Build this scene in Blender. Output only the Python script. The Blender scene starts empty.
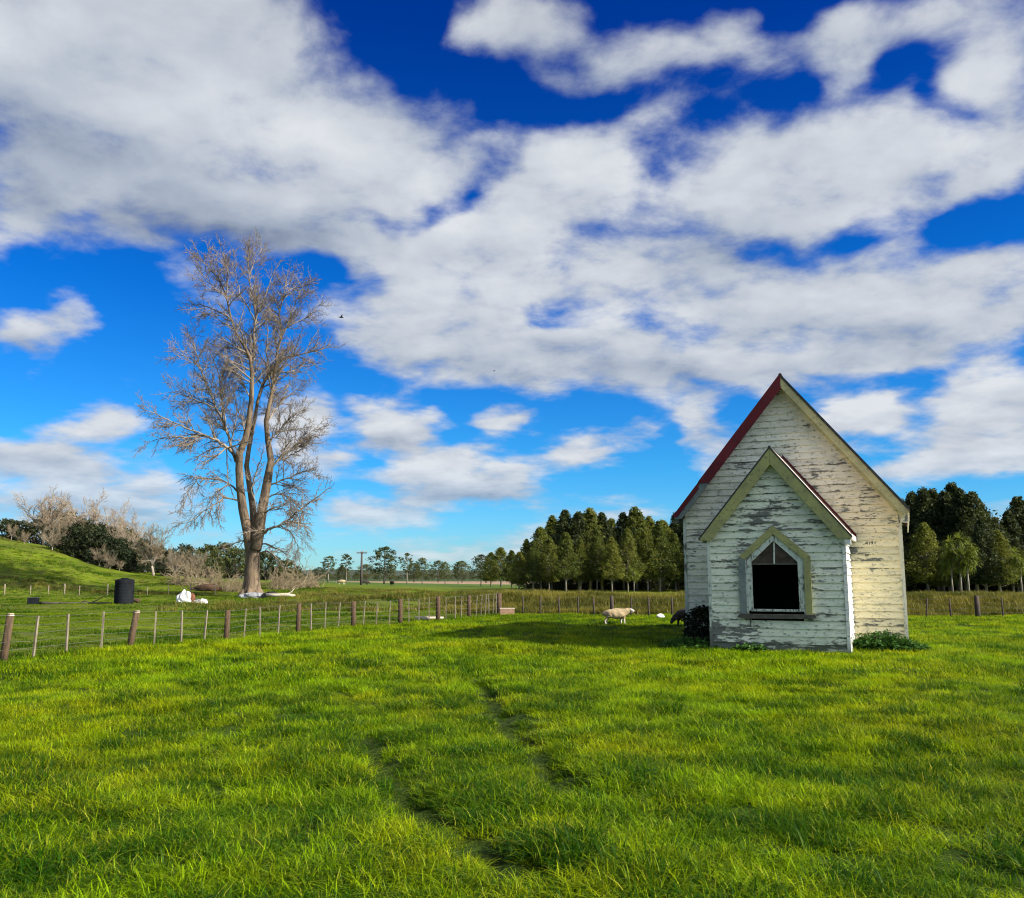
import bpy, bmesh, math, random
import numpy as np
from mathutils import Vector, Matrix

S = bpy.context.scene
COL = S.collection
PI = math.pi

# ------------------------------------------------------------------ camera
F, IW, IH, HORIZON, EYE = 900.0, 1024, 898, 578.0, 1.55
PITCH = math.atan((HORIZON - IH / 2) / F)
cam = bpy.data.objects.new('camera', bpy.data.cameras.new('camera'))
COL.objects.link(cam)
cam.data.sensor_width = 36.0
cam.data.lens = F / IW * 36.0
cam.data.clip_end = 30000
cam.location = (0, 0, EYE)
cam.rotation_euler = (PI / 2 + PITCH, 0, 0)
S.camera = cam

# ------------------------------------------------------------------ exposure
S.view_settings.view_transform = 'Standard'
S.view_settings.look = 'None'
S.view_settings.gamma = 1.0
S.view_settings.exposure = 0.75
S.view_settings.use_curve_mapping = False
S.cycles.max_bounces = 6
S.cycles.diffuse_bounces = 3
S.cycles.glossy_bounces = 2
S.cycles.transmission_bounces = 3
S.cycles.transparent_max_bounces = 6
S.cycles.caustics_reflective = False
S.cycles.caustics_refractive = False
S.cycles.use_denoising = True
S.cycles.filter_width = 1.1

# ------------------------------------------------------------------ sun
SUN_AZ, SUN_EL = math.radians(113.0), math.radians(33.0)
SUN_DIR = Vector((math.sin(SUN_AZ) * math.cos(SUN_EL), math.cos(SUN_AZ) * math.cos(SUN_EL), math.sin(SUN_EL)))
sun = bpy.data.objects.new('sun', bpy.data.lights.new('sun', 'SUN'))
COL.objects.link(sun)
sun.data.energy = 5.0
sun.data.angle = math.radians(0.5)
sun.data.color = (1.0, 0.93, 0.80)
sun.rotation_euler = SUN_DIR.to_track_quat('Z', 'Y').to_euler()
sun.location = (30, -20, 40)


def ray(px, py):
    x = (px - IW / 2) / F
    y = (IH / 2 - py) / F
    return np.array([x, math.cos(PITCH) - math.sin(PITCH) * y, math.sin(PITCH) + math.cos(PITCH) * y])


# ------------------------------------------------------------------ sky with clouds (all in world directions)
SKY_STRENGTH = 0.095
SKY_TINT = [(.38, .68, 1.02, 1), (.16, .64, 1.0, 1), (.03, .47, .94, 1), (.0, .22, .70, 1)]


def azel(px, py):
    r = ray(px, py)
    r = r / np.linalg.norm(r)
    return math.atan2(r[0], r[1]), math.asin(r[2])


# azimuth/elevation patches of the day's cloud cover: x, y, half width, half height, tilt in degrees, weight
COVER = [
    (100, 60, 330, 150, 0, 1.2), (330, 150, 230, 120, 18, 1.1), (170, 175, 260, 85, 6, 1.05), (300, 230, 130, 46, 8, .8), (420, 160, 150, 90, 10, .8),
    (20, 215, 80, 60, 0, .9), (200, 10, 190, 90, 0, .8), (60, 240, 70, 36, 0, .6), (160, 235, 90, 30, 0, .75), (240, 245, 60, 26, 0, .55), (215, 290, 70, 30, 0, .42),
    (470, 240, 170, 70, -8, 1.0), (560, 190, 180, 80, -14, 1.0), (470, 300, 200, 60, 0, 1.05), (560, 350, 250, 52, 0, 1.1),
    (420, 345, 130, 44, 0, .9), (640, 270, 170, 60, -8, .95), (800, 185, 220, 80, -6, 1.15), (850, 140, 150, 60, 0, .85),
    (960, 185, 130, 46, -10, .9), (760, 310, 260, 60, -6, 1.0), (900, 310, 200, 60, -10, 1.1), (720, 368, 230, 36, 0, 1.0), (860, 350, 170, 42, -6, .9), (1010, 320, 90, 40, -20, .9),
    (660, 125, 120, 50, -20, .75), (1000, 60, 80, 80, 30, 1.0), (1010, 130, 60, 50, 0, .8), (740, 150, 120, 50, 0, .7),
    (515, 30, 100, 44, 0, .85), (690, 38, 110, 44, 0, .9), (850, 45, 70, 44, 0, .85), (620, 60, 80, 34, -10, .7), (930, 15, 120, 34, 0, .7), (770, 60, 70, 40, 0, .5), (570, 90, 70, 24, 20, .42),
    (45, 330, 66, 36, 0, 1.0), (100, 416, 62, 20, 0, .75), (45, 456, 120, 28, 0, .9), (90, 500, 170, 34, 0, .8), (60, 530, 150, 24, 0, .6), (200, 545, 150, 20, 0, .5),
    (300, 420, 60, 34, 0, .9), (395, 422, 64, 30, 0, 1.05), (500, 417, 46, 22, 0, .9), (315, 456, 50, 20, 0, .75), (140, 470, 60, 14, 0, .4),
    (460, 478, 110, 38, 0, 1.0), (430, 462, 60, 24, 0, .75), (585, 450, 62, 22, -8, .85), (365, 510, 74, 18, 0, .75), (520, 500, 50, 16, 0, .4), (480, 556, 160, 12, 0, .6), (640, 434, 30, 14, 0, .4),
    (700, 416, 40, 32, 0, .95), (728, 455, 56, 34, 20, .7), (862, 416, 76, 34, 0, 1.1), (985, 405, 90, 46, -10, 1.05), (1030, 425, 60, 50, 0, .8),
    (960, 458, 120, 30, -4, 1.0), (880, 465, 40, 18, 0, .6), (1000, 515, 60, 22, 0, .45), (620, 510, 110, 16, 0, .6), (905, 86, 70, 14, -25, .6), (400, 545, 160, 12, 0, .65), (140, 522, 150, 14, 0, .6), (560, 535, 90, 10, 0, .5), (410, 515, 50, 12, 0, .6), (330, 480, 60, 12, 0, .6), (800, 500, 120, 18, 0, .3),
]
HOLES = [
    (405, 35, 80, 56, 38, 1.2), (480, 85, 80, 30, 25, .8), (560, 112, 110, 24, 0, .55), (440, 216, 62, 20, -24, .95), (395, 238, 30, 18, 0, .5),
    (755, 246, 40, 18, 8, .32), (842, 236, 40, 12, -12, .55), (985, 222, 80, 30, -10, .95), (1000, 200, 30, 14, 0, .4), (560, 316, 46, 9, 0, .7),
    (690, 332, 60, 16, 16, .75), (650, 318, 40, 12, 0, .5), (903, 70, 24, 16, 30, .62), (936, 94, 24, 17, -20, .62), (902, 102, 18, 12, 0, .4), (790, 90, 44, 22, 0, .5), (652, 158, 22, 20, 0, .6), (700, 110, 40, 14, 0, .4), (785, 12, 26, 22, 0, .6), (958, 118, 16, 26, 20, .4),
    (150, 345, 110, 36, 0, .5), (30, 272, 50, 20, 0, .4), (310, 272, 26, 26, 0, .5), (640, 96, 46, 18, 0, .4), (370, 270, 24, 10, 0, .3),
]
# thick or under-lit parts of the cloud cover: darker grey undersides (negative) and bright tops (positive)
GREY = [(90, 185, 240, 70, 5, -.30), (30, 120, 120, 120, 0, -.12), (300, 235, 130, 36, 8, -.30), (330, 60, 200, 60, 20, -.05), (180, 30, 160, 60, 0, -.08), (210, 245, 150, 30, 0, -.25),
        (520, 368, 220, 26, 0, -.22), (740, 250, 110, 46, 0, -.30), (700, 380, 180, 20, 0, -.20), (430, 340, 110, 20, 0, -.12), (900, 345, 140, 26, -8, -.20), (560, 80, 140, 50, 0, -.26), (830, 60, 140, 60, 0, -.10),
        (640, 160, 150, 60, -12, .08), (850, 165, 140, 60, 0, .06), (960, 250, 120, 50, 0, -.08), (800, 330, 160, 30, 0, -.12), (1000, 110, 50, 40, 0, -.12), (470, 280, 150, 30, 0, .08), (250, 110, 140, 40, 15, .12), (480, 190, 90, 50, 0, .10), (560, 320, 110, 18, 0, .10), (900, 300, 130, 26, -8, .04), (1000, 60, 60, 60, 0, .10),
        (45, 350, 66, 16, 0, -.30), (45, 318, 60, 14, 0, .0), (50, 470, 120, 14, 0, -.30), (395, 440, 60, 12, 0, -.30), (395, 410, 56, 12, 0, .16), (460, 498, 110, 14, 0, -.34), (460, 460, 90, 14, 0, .10),
        (862, 436, 70, 10, 0, -.22), (862, 402, 60, 14, 0, .18), (985, 432, 80, 14, -8, -.26), (985, 388, 70, 16, -8, .14), (960, 476, 110, 10, 0, -.26), (960, 448, 90, 10, 0, .12), (90, 515, 170, 20, 0, -.3), (500, 430, 44, 8, 0, -.2), (700, 432, 40, 10, 0, -.2), (200, 545, 150, 20, 0, -.3)]

def sstep(a, b, v):
    t = np.clip((v - a) / (b - a), 0, 1)
    return t * t * (3 - 2 * t)


world = bpy.data.worlds.new('World')
S.world = world
world.use_nodes = True


def nd(nt, kind, x=0, y=0, **kw):
    n = nt.nodes.new(kind)
    n.location = (x, y)
    for k, v in kw.items():
        setattr(n, k, v)
    return n


def mth(nt, op, a, b=None, c=None, clamp=False):
    n = nt.nodes.new('ShaderNodeMath')
    n.operation = op
    n.use_clamp = clamp
    for i, v in enumerate((a, b, c)):
        if v is None:
            continue
        if isinstance(v, (int, float)):
            n.inputs[i].default_value = v
        else:
            nt.links.new(v, n.inputs[i])
    return n.outputs[0]


def vmth(nt, op, a, b=None):
    n = nt.nodes.new('ShaderNodeVectorMath')
    n.operation = op
    for i, v in enumerate((a, b)):
        if v is None:
            continue
        if isinstance(v, (tuple, list)):
            n.inputs[i].default_value = v
        else:
            nt.links.new(v, n.inputs[i])
    return n.outputs[0]


def maprange(nt, v, a, b, c=0.0, d=1.0, smooth=False):
    n = nt.nodes.new('ShaderNodeMapRange')
    n.interpolation_type = 'SMOOTHSTEP' if smooth else 'LINEAR'
    nt.links.new(v, n.inputs[0])
    for i, q in enumerate((a, b, c, d)):
        n.inputs[i + 1].default_value = q
    return n.outputs[0]


def noise(nt, vec, scale, detail=4, rough=.55, dist=0.0):
    n = nt.nodes.new('ShaderNodeTexNoise')
    n.inputs['Scale'].default_value = scale
    n.inputs['Detail'].default_value = detail
    n.inputs['Roughness'].default_value = rough
    n.inputs['Distortion'].default_value = dist
    if vec is not None:
        nt.links.new(vec, n.inputs['Vector'])
    return n


def mixc(nt, fac, a, b, blend='MIX'):
    n = nt.nodes.new('ShaderNodeMix')
    n.data_type = 'RGBA'
    n.blend_type = blend
    for sock, v in ((n.inputs[0], fac), (n.inputs[6], a), (n.inputs[7], b)):
        if isinstance(v, (int, float)):
            sock.default_value = v
        elif isinstance(v, (tuple, list)):
            sock.default_value = (*v[:3], 1)
        else:
            nt.links.new(v, sock)
    return n.outputs[2]


AZ0, AZ1, EL0, EL1 = -.60, .60, -.02, .66
NST = 32


def sky_field(lists, how, n_az=2 * NST - 1):
    """cloud patches sampled over azimuth x elevation"""
    az = np.linspace(AZ0, AZ1, n_az)[None, :]
    el = np.linspace(EL0, EL1, NST)[:, None]
    f = np.zeros((NST, n_az))
    for (cx, cy, rx, ry, rot, w) in lists:
        a0, e0 = azel(cx, cy)
        sx = abs(azel(cx + rx, cy)[0] - azel(cx - rx, cy)[0]) / 2 * 1.22
        sy = abs(azel(cx, cy + ry)[1] - azel(cx, cy - ry)[1]) / 2 * 1.22
        c, s_ = math.cos(math.radians(-rot)), math.sin(math.radians(-rot))
        dx, dy = az - a0, el - e0
        u, v = (dx * c + dy * s_) / sx, (-dx * s_ + dy * c) / sy
        g = np.clip((1 - np.sqrt(u * u + v * v)) / .85, 0, 1)
        g = g * g * (3 - 2 * g) * w
        f = np.maximum(f, g) if how == 'max' else f + g
    return f


def ramp_half(nt, field, fa, fe, rank):
    """field(az, el) rebuilt from colour ramps: a sum of products of one ramp over azimuth and one over elevation"""
    U, sv, Vt = np.linalg.svd(field)
    total = None
    for k in range(0, rank, 3):
        outs = []
        for fac, arr in ((fa, [Vt[k + j] for j in range(3)]), (fe, [U[:, k + j] for j in range(3)])):
            r = nt.nodes.new('ShaderNodeValToRGB')
            cr = r.color_ramp
            cr.interpolation = 'CARDINAL'
            cr.elements[1].position = 1.0
            for i in range(NST):
                el_ = cr.elements[0] if i == 0 else (cr.elements[-1] if i == NST - 1 else cr.elements.new(i / (NST - 1)))
                el_.color = (*[float(q[i]) * .5 + .5 for q in arr], 1)
            nt.links.new(fac, r.inputs[0])
            outs.append(vmth(nt, 'SUBTRACT', r.outputs[0], (.5, .5, .5)))
        p = vmth(nt, 'MULTIPLY', outs[0], outs[1])
        n = nt.nodes.new('ShaderNodeVectorMath')
        n.operation = 'DOT_PRODUCT'
        nt.links.new(p, n.inputs[0])
        n.inputs[1].default_value = [4 * float(sv[k + j]) for j in range(3)]
        t = n.outputs['Value']
        total = t if total is None else mth(nt, 'ADD', total, t)
    return total


def ramp_field(nt, field, wa, fe, rank, name):
    """the western and the eastern half of the sky, each with its own ramps"""
    g = bpy.data.node_groups.new(name, 'ShaderNodeTree')
    g.interface.new_socket('Azimuth', in_out='INPUT', socket_type='NodeSocketFloat')
    g.interface.new_socket('Elevation', in_out='INPUT', socket_type='NodeSocketFloat')
    g.interface.new_socket('Value', in_out='OUTPUT', socket_type='NodeSocketFloat')
    gi, go = g.nodes.new('NodeGroupInput'), g.nodes.new('NodeGroupOutput')
    A, E_ = gi.outputs[0], gi.outputs[1]
    L = ramp_half(g, field[:, :NST], maprange(g, A, AZ0, 0.0), E_, rank)
    R_ = ramp_half(g, field[:, NST - 1:], maprange(g, A, 0.0, AZ1), E_, rank)
    east = mth(g, 'GREATER_THAN', A, 0.0)
    tot = mth(g, 'ADD', mth(g, 'MULTIPLY', R_, east), mth(g, 'MULTIPLY', L, mth(g, 'SUBTRACT', 1.0, east)))
    g.links.new(tot, go.inputs[0])
    n = nt.nodes.new('ShaderNodeGroup')
    n.node_tree = g
    nt.links.new(wa, n.inputs[0])
    nt.links.new(fe, n.inputs[1])
    return n.outputs[0]


EXPOSURE_GAIN = 2 ** S.view_settings.exposure


def build_world():
    nt = world.node_tree
    nt.nodes.clear()
    out = nt.nodes.new('ShaderNodeOutputWorld')
    bg = nt.nodes.new('ShaderNodeBackground')
    bg.inputs['Strength'].default_value = SKY_STRENGTH
    sky = nt.nodes.new('ShaderNodeTexSky')
    sky.sky_type = 'NISHITA'
    sky.sun_disc = False
    sky.sun_elevation = SUN_EL
    sky.sun_rotation = SUN_AZ
    sky.altitude = 50
    sky.air_density = 1.0
    sky.dust_density = 0.2
    sky.ozone_density = 3.0
    tc = nt.nodes.new('ShaderNodeTexCoord')
    d = tc.outputs['Generated']
    sp = nt.nodes.new('ShaderNodeSeparateXYZ')
    nt.links.new(d, sp.inputs[0])
    z = sp.outputs[2]
    hs = nt.nodes.new('ShaderNodeHueSaturation')
    hs.inputs['Saturation'].default_value = 1.25
    nt.links.new(sky.outputs[0], hs.inputs['Color'])
    # clear southern air: deep blue overhead, paler towards the horizon
    tint = nt.nodes.new('ShaderNodeValToRGB')
    e = tint.color_ramp.elements
    e[0].position, e[0].color = 0.0, SKY_TINT[0]
    e[1].position, e[1].color = 1.0, SKY_TINT[3]
    for p_, c_ in ((.22, SKY_TINT[1]), (.55, SKY_TINT[2])):
        m = tint.color_ramp.elements.new(p_)
        m.color = c_
    nt.links.new(maprange(nt, z, .0, .55, 0, 1), tint.inputs[0])
    blue = mixc(nt, 1.0, hs.outputs[0], tint.outputs[0], 'MULTIPLY')
    # azimuth and elevation, stirred by two scales of turbulence
    az = mth(nt, 'ARCTAN2', sp.outputs[0], sp.outputs[1])
    el = mth(nt, 'ARCSINE', z)
    # cloud layer seen in perspective: the billows shrink and flatten towards the horizon
    zz = mth(nt, 'ADD', mth(nt, 'MAXIMUM', z, 0.0), .22)
    pl = nt.nodes.new('ShaderNodeCombineXYZ')
    nt.links.new(mth(nt, 'DIVIDE', sp.outputs[0], zz), pl.inputs[0])
    nt.links.new(mth(nt, 'DIVIDE', sp.outputs[1], zz), pl.inputs[1])
    stretch = pl.outputs[0]
    wn = noise(nt, stretch, 4.2, 3, .6)
    wamp = maprange(nt, z, .0, .3, .45, 1.0)
    ws = nt.nodes.new('ShaderNodeSeparateXYZ')
    nt.links.new(vmth(nt, 'SUBTRACT', wn.outputs['Color'], (.5, .5, .5)), ws.inputs[0])
    wa = mth(nt, 'ADD', az, mth(nt, 'MULTIPLY', mth(nt, 'MULTIPLY', ws.outputs[0], wamp), .10))
    we = mth(nt, 'ADD', el, mth(nt, 'MULTIPLY', mth(nt, 'MULTIPLY', ws.outputs[1], wamp), .06))
    fe = maprange(nt, we, EL0, EL1)
    low_ = np.linspace(EL0, EL1, NST)[:, None]
    cover = sky_field(COVER, 'max') * (1 + .28 * (1 - sstep(.10, .24, low_))) + .10 * sky_field(COVER, 'sum').clip(0, 2) - .72 * sky_field(HOLES, 'max')
    cover = np.clip(cover, -.12, 1.08)
    shade = sky_field(GREY, 'sum')
    cov = ramp_field(nt, cover, wa, fe, 24, 'cloud_cover')
    shd = ramp_field(nt, shade, wa, fe, 15, 'cloud_shade')
    # cover elsewhere in the sky (behind and beside the view), thickened to fill the shade
    big = noise(nt, stretch, .9, 2, .5)
    other = maprange(nt, big.outputs['Fac'], .34, .56, 0, 1.0, True)
    outside = mth(nt, 'MAXIMUM', maprange(nt, mth(nt, 'ABSOLUTE', az), .53, .60, 0, 1, True), maprange(nt, el, .60, .66, 0, 1, True))
    cov = mth(nt, 'ADD', mth(nt, 'MULTIPLY', cov, mth(nt, 'SUBTRACT', 1.0, outside)), mth(nt, 'MULTIPLY', other, outside))
    shd = mth(nt, 'MULTIPLY', shd, mth(nt, 'SUBTRACT', 1.0, outside))
    fb = noise(nt, stretch, 6.0, 8, .585, .15)
    fb2 = noise(nt, stretch, 2.4, 3, .55)
    dens = mth(nt, 'ADD', cov, mth(nt, 'MULTIPLY', mth(nt, 'SUBTRACT', fb.outputs['Fac'], .5), maprange(nt, z, .04, .26, 1.15, 2.0)))
    dens = mth(nt, 'ADD', dens, mth(nt, 'MULTIPLY', mth(nt, 'SUBTRACT', fb2.outputs['Fac'], .5), .55))
    alpha = maprange(nt, dens, .20, 1.02, 0, 1, True)
    # sunlit side of each billow: compare the billows with those a little towards the sun
    lo = noise(nt, vmth(nt, 'ADD', stretch, (.05, -.10, 0)), 6.0, 5, .55, .15)
    lo0 = noise(nt, stretch, 6.0, 5, .55, .15)
    g = mth(nt, 'MULTIPLY', mth(nt, 'SUBTRACT', lo0.outputs['Fac'], lo.outputs['Fac']), .62)
    body = maprange(nt, dens, .2, 1.1, -.16, .05)
    lit = mth(nt, 'ADD', mth(nt, 'ADD', mth(nt, 'ADD', maprange(nt, z, .05, .28, .84, .71), shd), g), body, clamp=True)
    cr = nt.nodes.new('ShaderNodeValToRGB')
    e = cr.color_ramp.elements
    K = 1.0 / SKY_STRENGTH / EXPOSURE_GAIN
    e[0].position, e[0].color = 0.0, (.16 * K, .21 * K, .32 * K, 1)
    e[1].position, e[1].color = 1.0, (.76 * K, .79 * K, .83 * K, 1)
    m = cr.color_ramp.elements.new(.45)
    m.color = (.40 * K, .46 * K, .56 * K, 1)
    nt.links.new(lit, cr.inputs[0])
    low = maprange(nt, z, .0, .13, .62, .98)
    alpha = mth(nt, 'MULTIPLY', alpha, low)
    # unseen clouds towards the sun, brightened as added fill for the shaded church front
    n = nt.nodes.new('ShaderNodeVectorMath')
    n.operation = 'DOT_PRODUCT'
    nt.links.new(d, n.inputs[0])
    n.inputs[1].default_value = SUN_DIR
    glow = maprange(nt, n.outputs['Value'], .38, .95, 1.0, 4.6, True)
    # overhead clouds, mostly out of view, dimmed to keep the shaded grass dark
    glow = mth(nt, 'MULTIPLY', glow, maprange(nt, z, .48, .90, 1.0, .14, True))
    cloud = vmth(nt, 'SCALE', cr.outputs[0])
    nt.links.new(glow, cloud.node.inputs['Scale'])
    final = mixc(nt, alpha, blue, cloud)
    nt.links.new(final, bg.inputs[0])
    nt.links.new(bg.outputs[0], out.inputs[0])


build_world()


# ------------------------------------------------------------------ helpers
class MB:
    """collects faces, builds one mesh object; keeps a per-face tone and a per-face material slot"""
    def __init__(self):
        self.v, self.f, self.t, self.mi = [], [], [], []

    def face(self, pts, tone=.5, mi=0):
        b = len(self.v)
        self.v.extend([tuple(p) for p in pts])
        self.f.append(tuple(range(b, b + len(pts))))
        self.t.append(tone)
        self.mi.append(mi)

    def poly(self, verts, faces, tone=.5, mi=0):
        b = len(self.v)
        self.v.extend([tuple(p) for p in verts])
        for f in faces:
            self.f.append(tuple(i + b for i in f))
            self.t.append(tone)
            self.mi.append(mi)

    def box(self, c, s, rot=None, tone=.5, mi=0, bevel=0.0):
        hx, hy, hz = s[0] / 2, s[1] / 2, s[2] / 2
        vs = [Vector((x, y, z)) for x in (-hx, hx) for y in (-hy, hy) for z in (-hz, hz)]
        if rot is not None:
            vs = [rot @ v for v in vs]
        vs = [v + Vector(c) for v in vs]
        self.poly(vs, [(0, 1, 3, 2), (4, 6, 7, 5), (0, 4, 5, 1), (2, 3, 7, 6), (0, 2, 6, 4), (1, 5, 7, 3)], tone, mi)

    def prism(self, poly2, mapf, o0, o1, tone=.5, mi=0):
        """2-D outline (u,z) extruded between out=o0 and out=o1 through mapf(u,out,z)"""
        n = len(poly2)
        a = [mapf(u, o0, z) for u, z in poly2]
        b = [mapf(u, o1, z) for u, z in poly2]
        self.poly(a + b, [tuple(range(n))[::-1], tuple(range(n, 2 * n))] + [(i, (i + 1) % n, (i + 1) % n + n, i + n) for i in range(n)], tone, mi)

    def tube(self, pts, rad, k=6, tone=.5, mi=0, cap=True):
        pts = [Vector(p) for p in pts]
        n = len(pts)
        if n < 2:
            return
        b = len(self.v)
        t0 = (pts[1] - pts[0]).normalized()
        ref = Vector((0, 0, 1)) if abs(t0.z) < .9 else Vector((1, 0, 0))
        side = t0.cross(ref).normalized()
        for i, p in enumerate(pts):
            t = (pts[min(i + 1, n - 1)] - pts[max(i - 1, 0)])
            t = t.normalized() if t.length > 1e-9 else t0
            side = side - t * side.dot(t)
            side = side.normalized() if side.length > 1e-6 else t.orthogonal().normalized()
            up = t.cross(side)
            r = rad[i] if hasattr(rad, '__len__') else rad
            for j in range(k):
                a = 2 * PI * j / k
                self.v.append(tuple(p + side * (math.cos(a) * r) + up * (math.sin(a) * r)))
        for i in range(n - 1):
            for j in range(k):
                j2 = (j + 1) % k
                self.f.append((b + i * k + j, b + i * k + j2, b + (i + 1) * k + j2, b + (i + 1) * k + j))
                self.t.append(tone)
                self.mi.append(mi)
        if cap:
            self.f.append(tuple(b + j for j in range(k))[::-1])
            self.f.append(tuple(b + (n - 1) * k + j for j in range(k)))
            self.t += [tone, tone]
            self.mi += [mi, mi]

    def mesh(self, name, mats, smooth=False):
        me = bpy.data.meshes.new(name)
        me.from_pydata(self.v, [], self.f)
        at = me.attributes.new('tone', 'FLOAT', 'FACE')
        at.data.foreach_set('value', np.array(self.t, dtype=np.float32))
        if not isinstance(mats, (list, tuple)):
            mats = [mats]
        for m in mats:
            me.materials.append(m)
        if any(self.mi):
            me.polygons.foreach_set('material_index', np.array(self.mi, dtype=np.int32))
        if smooth:
            me.polygons.foreach_set('use_smooth', np.ones(len(self.f), dtype=bool))
        me.update()
        return me

    def build(self, name, mats, parent=None, smooth=False):
        return link(name, self.mesh(name, mats, smooth), parent)


class Twigs:
    """many thin three-sided twigs, meshed in one go"""
    def __init__(self):
        self.by = {}
        self.n = 0

    def tube(self, pts, rad, k=3, tone=.5, mi=0, cap=False):
        self.by.setdefault(len(pts), []).append(([tuple(p) for p in pts], list(rad), tone))
        self.n += 1

    def mesh(self, name, mats, smooth=False):
        VV, FF, TT, base = [], [], [], 0
        for L, items in self.by.items():
            P = np.array([i[0] for i in items], dtype=np.float64)
            Rr = np.array([i[1] for i in items], dtype=np.float64)
            T = np.array([i[2] for i in items], dtype=np.float32)
            d = P[:, -1] - P[:, 0]
            d /= np.linalg.norm(d, axis=1)[:, None] + 1e-9
            ref = np.where(np.abs(d[:, 2:3]) < .9, np.array([[0, 0, 1.0]]), np.array([[1.0, 0, 0]]))
            s = np.cross(d, ref)
            s /= np.linalg.norm(s, axis=1)[:, None]
            u = np.cross(d, s)
            n = len(items)
            ring = []
            for j in range(3):
                a = 2 * PI * j / 3
                ring.append(P + (s * math.cos(a) + u * math.sin(a))[:, None, :] * Rr[:, :, None])
            V = np.stack(ring, 2).reshape(-1, 3)
            idx = np.arange(n * L * 3).reshape(n, L, 3) + base
            j2 = [1, 2, 0]
            F = np.stack([idx[:, :-1, :], idx[:, :-1, j2], idx[:, 1:, j2], idx[:, 1:, :]], -1).reshape(-1, 4)
            VV.append(V)
            FF.append(F)
            TT.append(np.repeat(T, (L - 1) * 3))
            base += len(V)
        me = bpy.data.meshes.new(name)
        if not VV:
            return me
        V, Fq, T = np.concatenate(VV), np.concatenate(FF), np.concatenate(TT)
        me.vertices.add(len(V))
        me.vertices.foreach_set('co', V.astype(np.float32).ravel())
        me.loops.add(Fq.size)
        me.loops.foreach_set('vertex_index', Fq.astype(np.int32).ravel())
        me.polygons.add(len(Fq))
        me.polygons.foreach_set('loop_start', np.arange(0, Fq.size, 4, dtype=np.int32))
        me.update(calc_edges=True)
        at = me.attributes.new('tone', 'FLOAT', 'FACE')
        at.data.foreach_set('value', T)
        me.materials.append(mats)
        return me

    def build(self, name, mats, parent=None, smooth=False):
        return link(name, self.mesh(name, mats), parent)


def link(name, me, parent=None):
    o = bpy.data.objects.new(name, me)
    COL.objects.link(o)
    if parent is not None:
        o.parent = parent
    return o


def tag(o, label=None, cat=None, group=None, kind=None):
    if label:
        o['label'] = label
    if cat:
        o['category'] = cat
    if group:
        o['group'] = group
    if kind:
        o['kind'] = kind
    return o


def empty(name, loc, rz=0.0, label=None, cat=None, group=None):
    o = bpy.data.objects.new(name, None)
    o.empty_display_size = .2
    COL.objects.link(o)
    o.location = loc
    o.rotation_euler = (0, 0, rz)
    return tag(o, label, cat, group)


def copy_tree(root, loc, rz=0.0, sc=(1, 1, 1), label=None, group=None):
    r = root.copy()
    COL.objects.link(r)
    r.location = loc
    r.rotation_euler = (0, 0, rz)
    r.scale = sc
    if label:
        r['label'] = label
    if group:
        r['group'] = group
    for ch in root.children:
        c = ch.copy()
        COL.objects.link(c)
        c.parent = r
        for gch in ch.children:
            q = gch.copy()
            COL.objects.link(q)
            q.parent = c
    return r


# numpy value noise -------------------------------------------------
def _hash(ix, iy, seed):
    h = (ix.astype(np.int64) * 374761393 + iy.astype(np.int64) * 668265263 + seed * 1442695041) & 0x7fffffff
    h = ((h ^ (h >> 13)) * 1274126177) & 0x7fffffff
    h = h ^ (h >> 16)
    return (h & 0xffff) / 65535.0


def vnoise(x, y, seed=0):
    x = np.asarray(x, dtype=float)
    y = np.asarray(y, dtype=float)
    ix, iy = np.floor(x), np.floor(y)
    fx, fy = x - ix, y - iy
    fx, fy = fx * fx * (3 - 2 * fx), fy * fy * (3 - 2 * fy)
    a, b = _hash(ix, iy, seed), _hash(ix + 1, iy, seed)
    c, d = _hash(ix, iy + 1, seed), _hash(ix + 1, iy + 1, seed)
    return (a * (1 - fx) + b * fx) * (1 - fy) + (c * (1 - fx) + d * fx) * fy


def fbm(x, y, seed=0, n=4):
    s, a, t = 0, 1.0, 0
    for i in range(n):
        s = s + a * vnoise(np.asarray(x) * 2 ** i, np.asarray(y) * 2 ** i, seed + i)
        t += a
        a *= .5
    return s / t


# ------------------------------------------------------------------ terrain
FENCE_PTS = [(-130, 684, .80), (3, 663, .75), (130, 648, .66), (226, 640, .66), (298, 632, .70), (353, 627, .69), (400, 623.5, .72), (438, 620.5, .76), (469, 617.5, .76), (499, 613.5, .80)]


def flat_pt(px, py):
    r = ray(px, py)
    t = EYE / -r[2]
    return r[0] * t, r[1] * t


FENCE_XY = [flat_pt(px, py) for px, py, _ in FENCE_PTS]
_fy = np.array([p[1] for p in FENCE_XY])
_fx = np.array([p[0] for p in FENCE_XY])


def fence_x(y):
    """x of the paddock fence at depth y (the meadow lies to the right of it)"""
    return np.interp(y, _fy, _fx)


def bank_y(x):
    return 43.2 - 0.12 * (np.asarray(x) - 0.0)


RUTS = [[(470, 668), (484, 690), (500, 716), (518, 738), (540, 760), (575, 790)],
        [(345, 690), (362, 720), (380, 756), (405, 788), (440, 818), (482, 845), (530, 872)]]
RUTS = [[flat_pt(*q) for q in r] for r in RUTS]


def rut_dist(x, y):
    d = np.full(np.shape(x), 99.0)
    for r in RUTS:
        for (ax, ay), (bx, by) in zip(r[:-1], r[1:]):
            vx, vy = bx - ax, by - ay
            t = np.clip(((x - ax) * vx + (y - ay) * vy) / (vx * vx + vy * vy), 0, 1)
            d = np.minimum(d, np.hypot(x - ax - t * vx, y - ay - t * vy))
    return d


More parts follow.
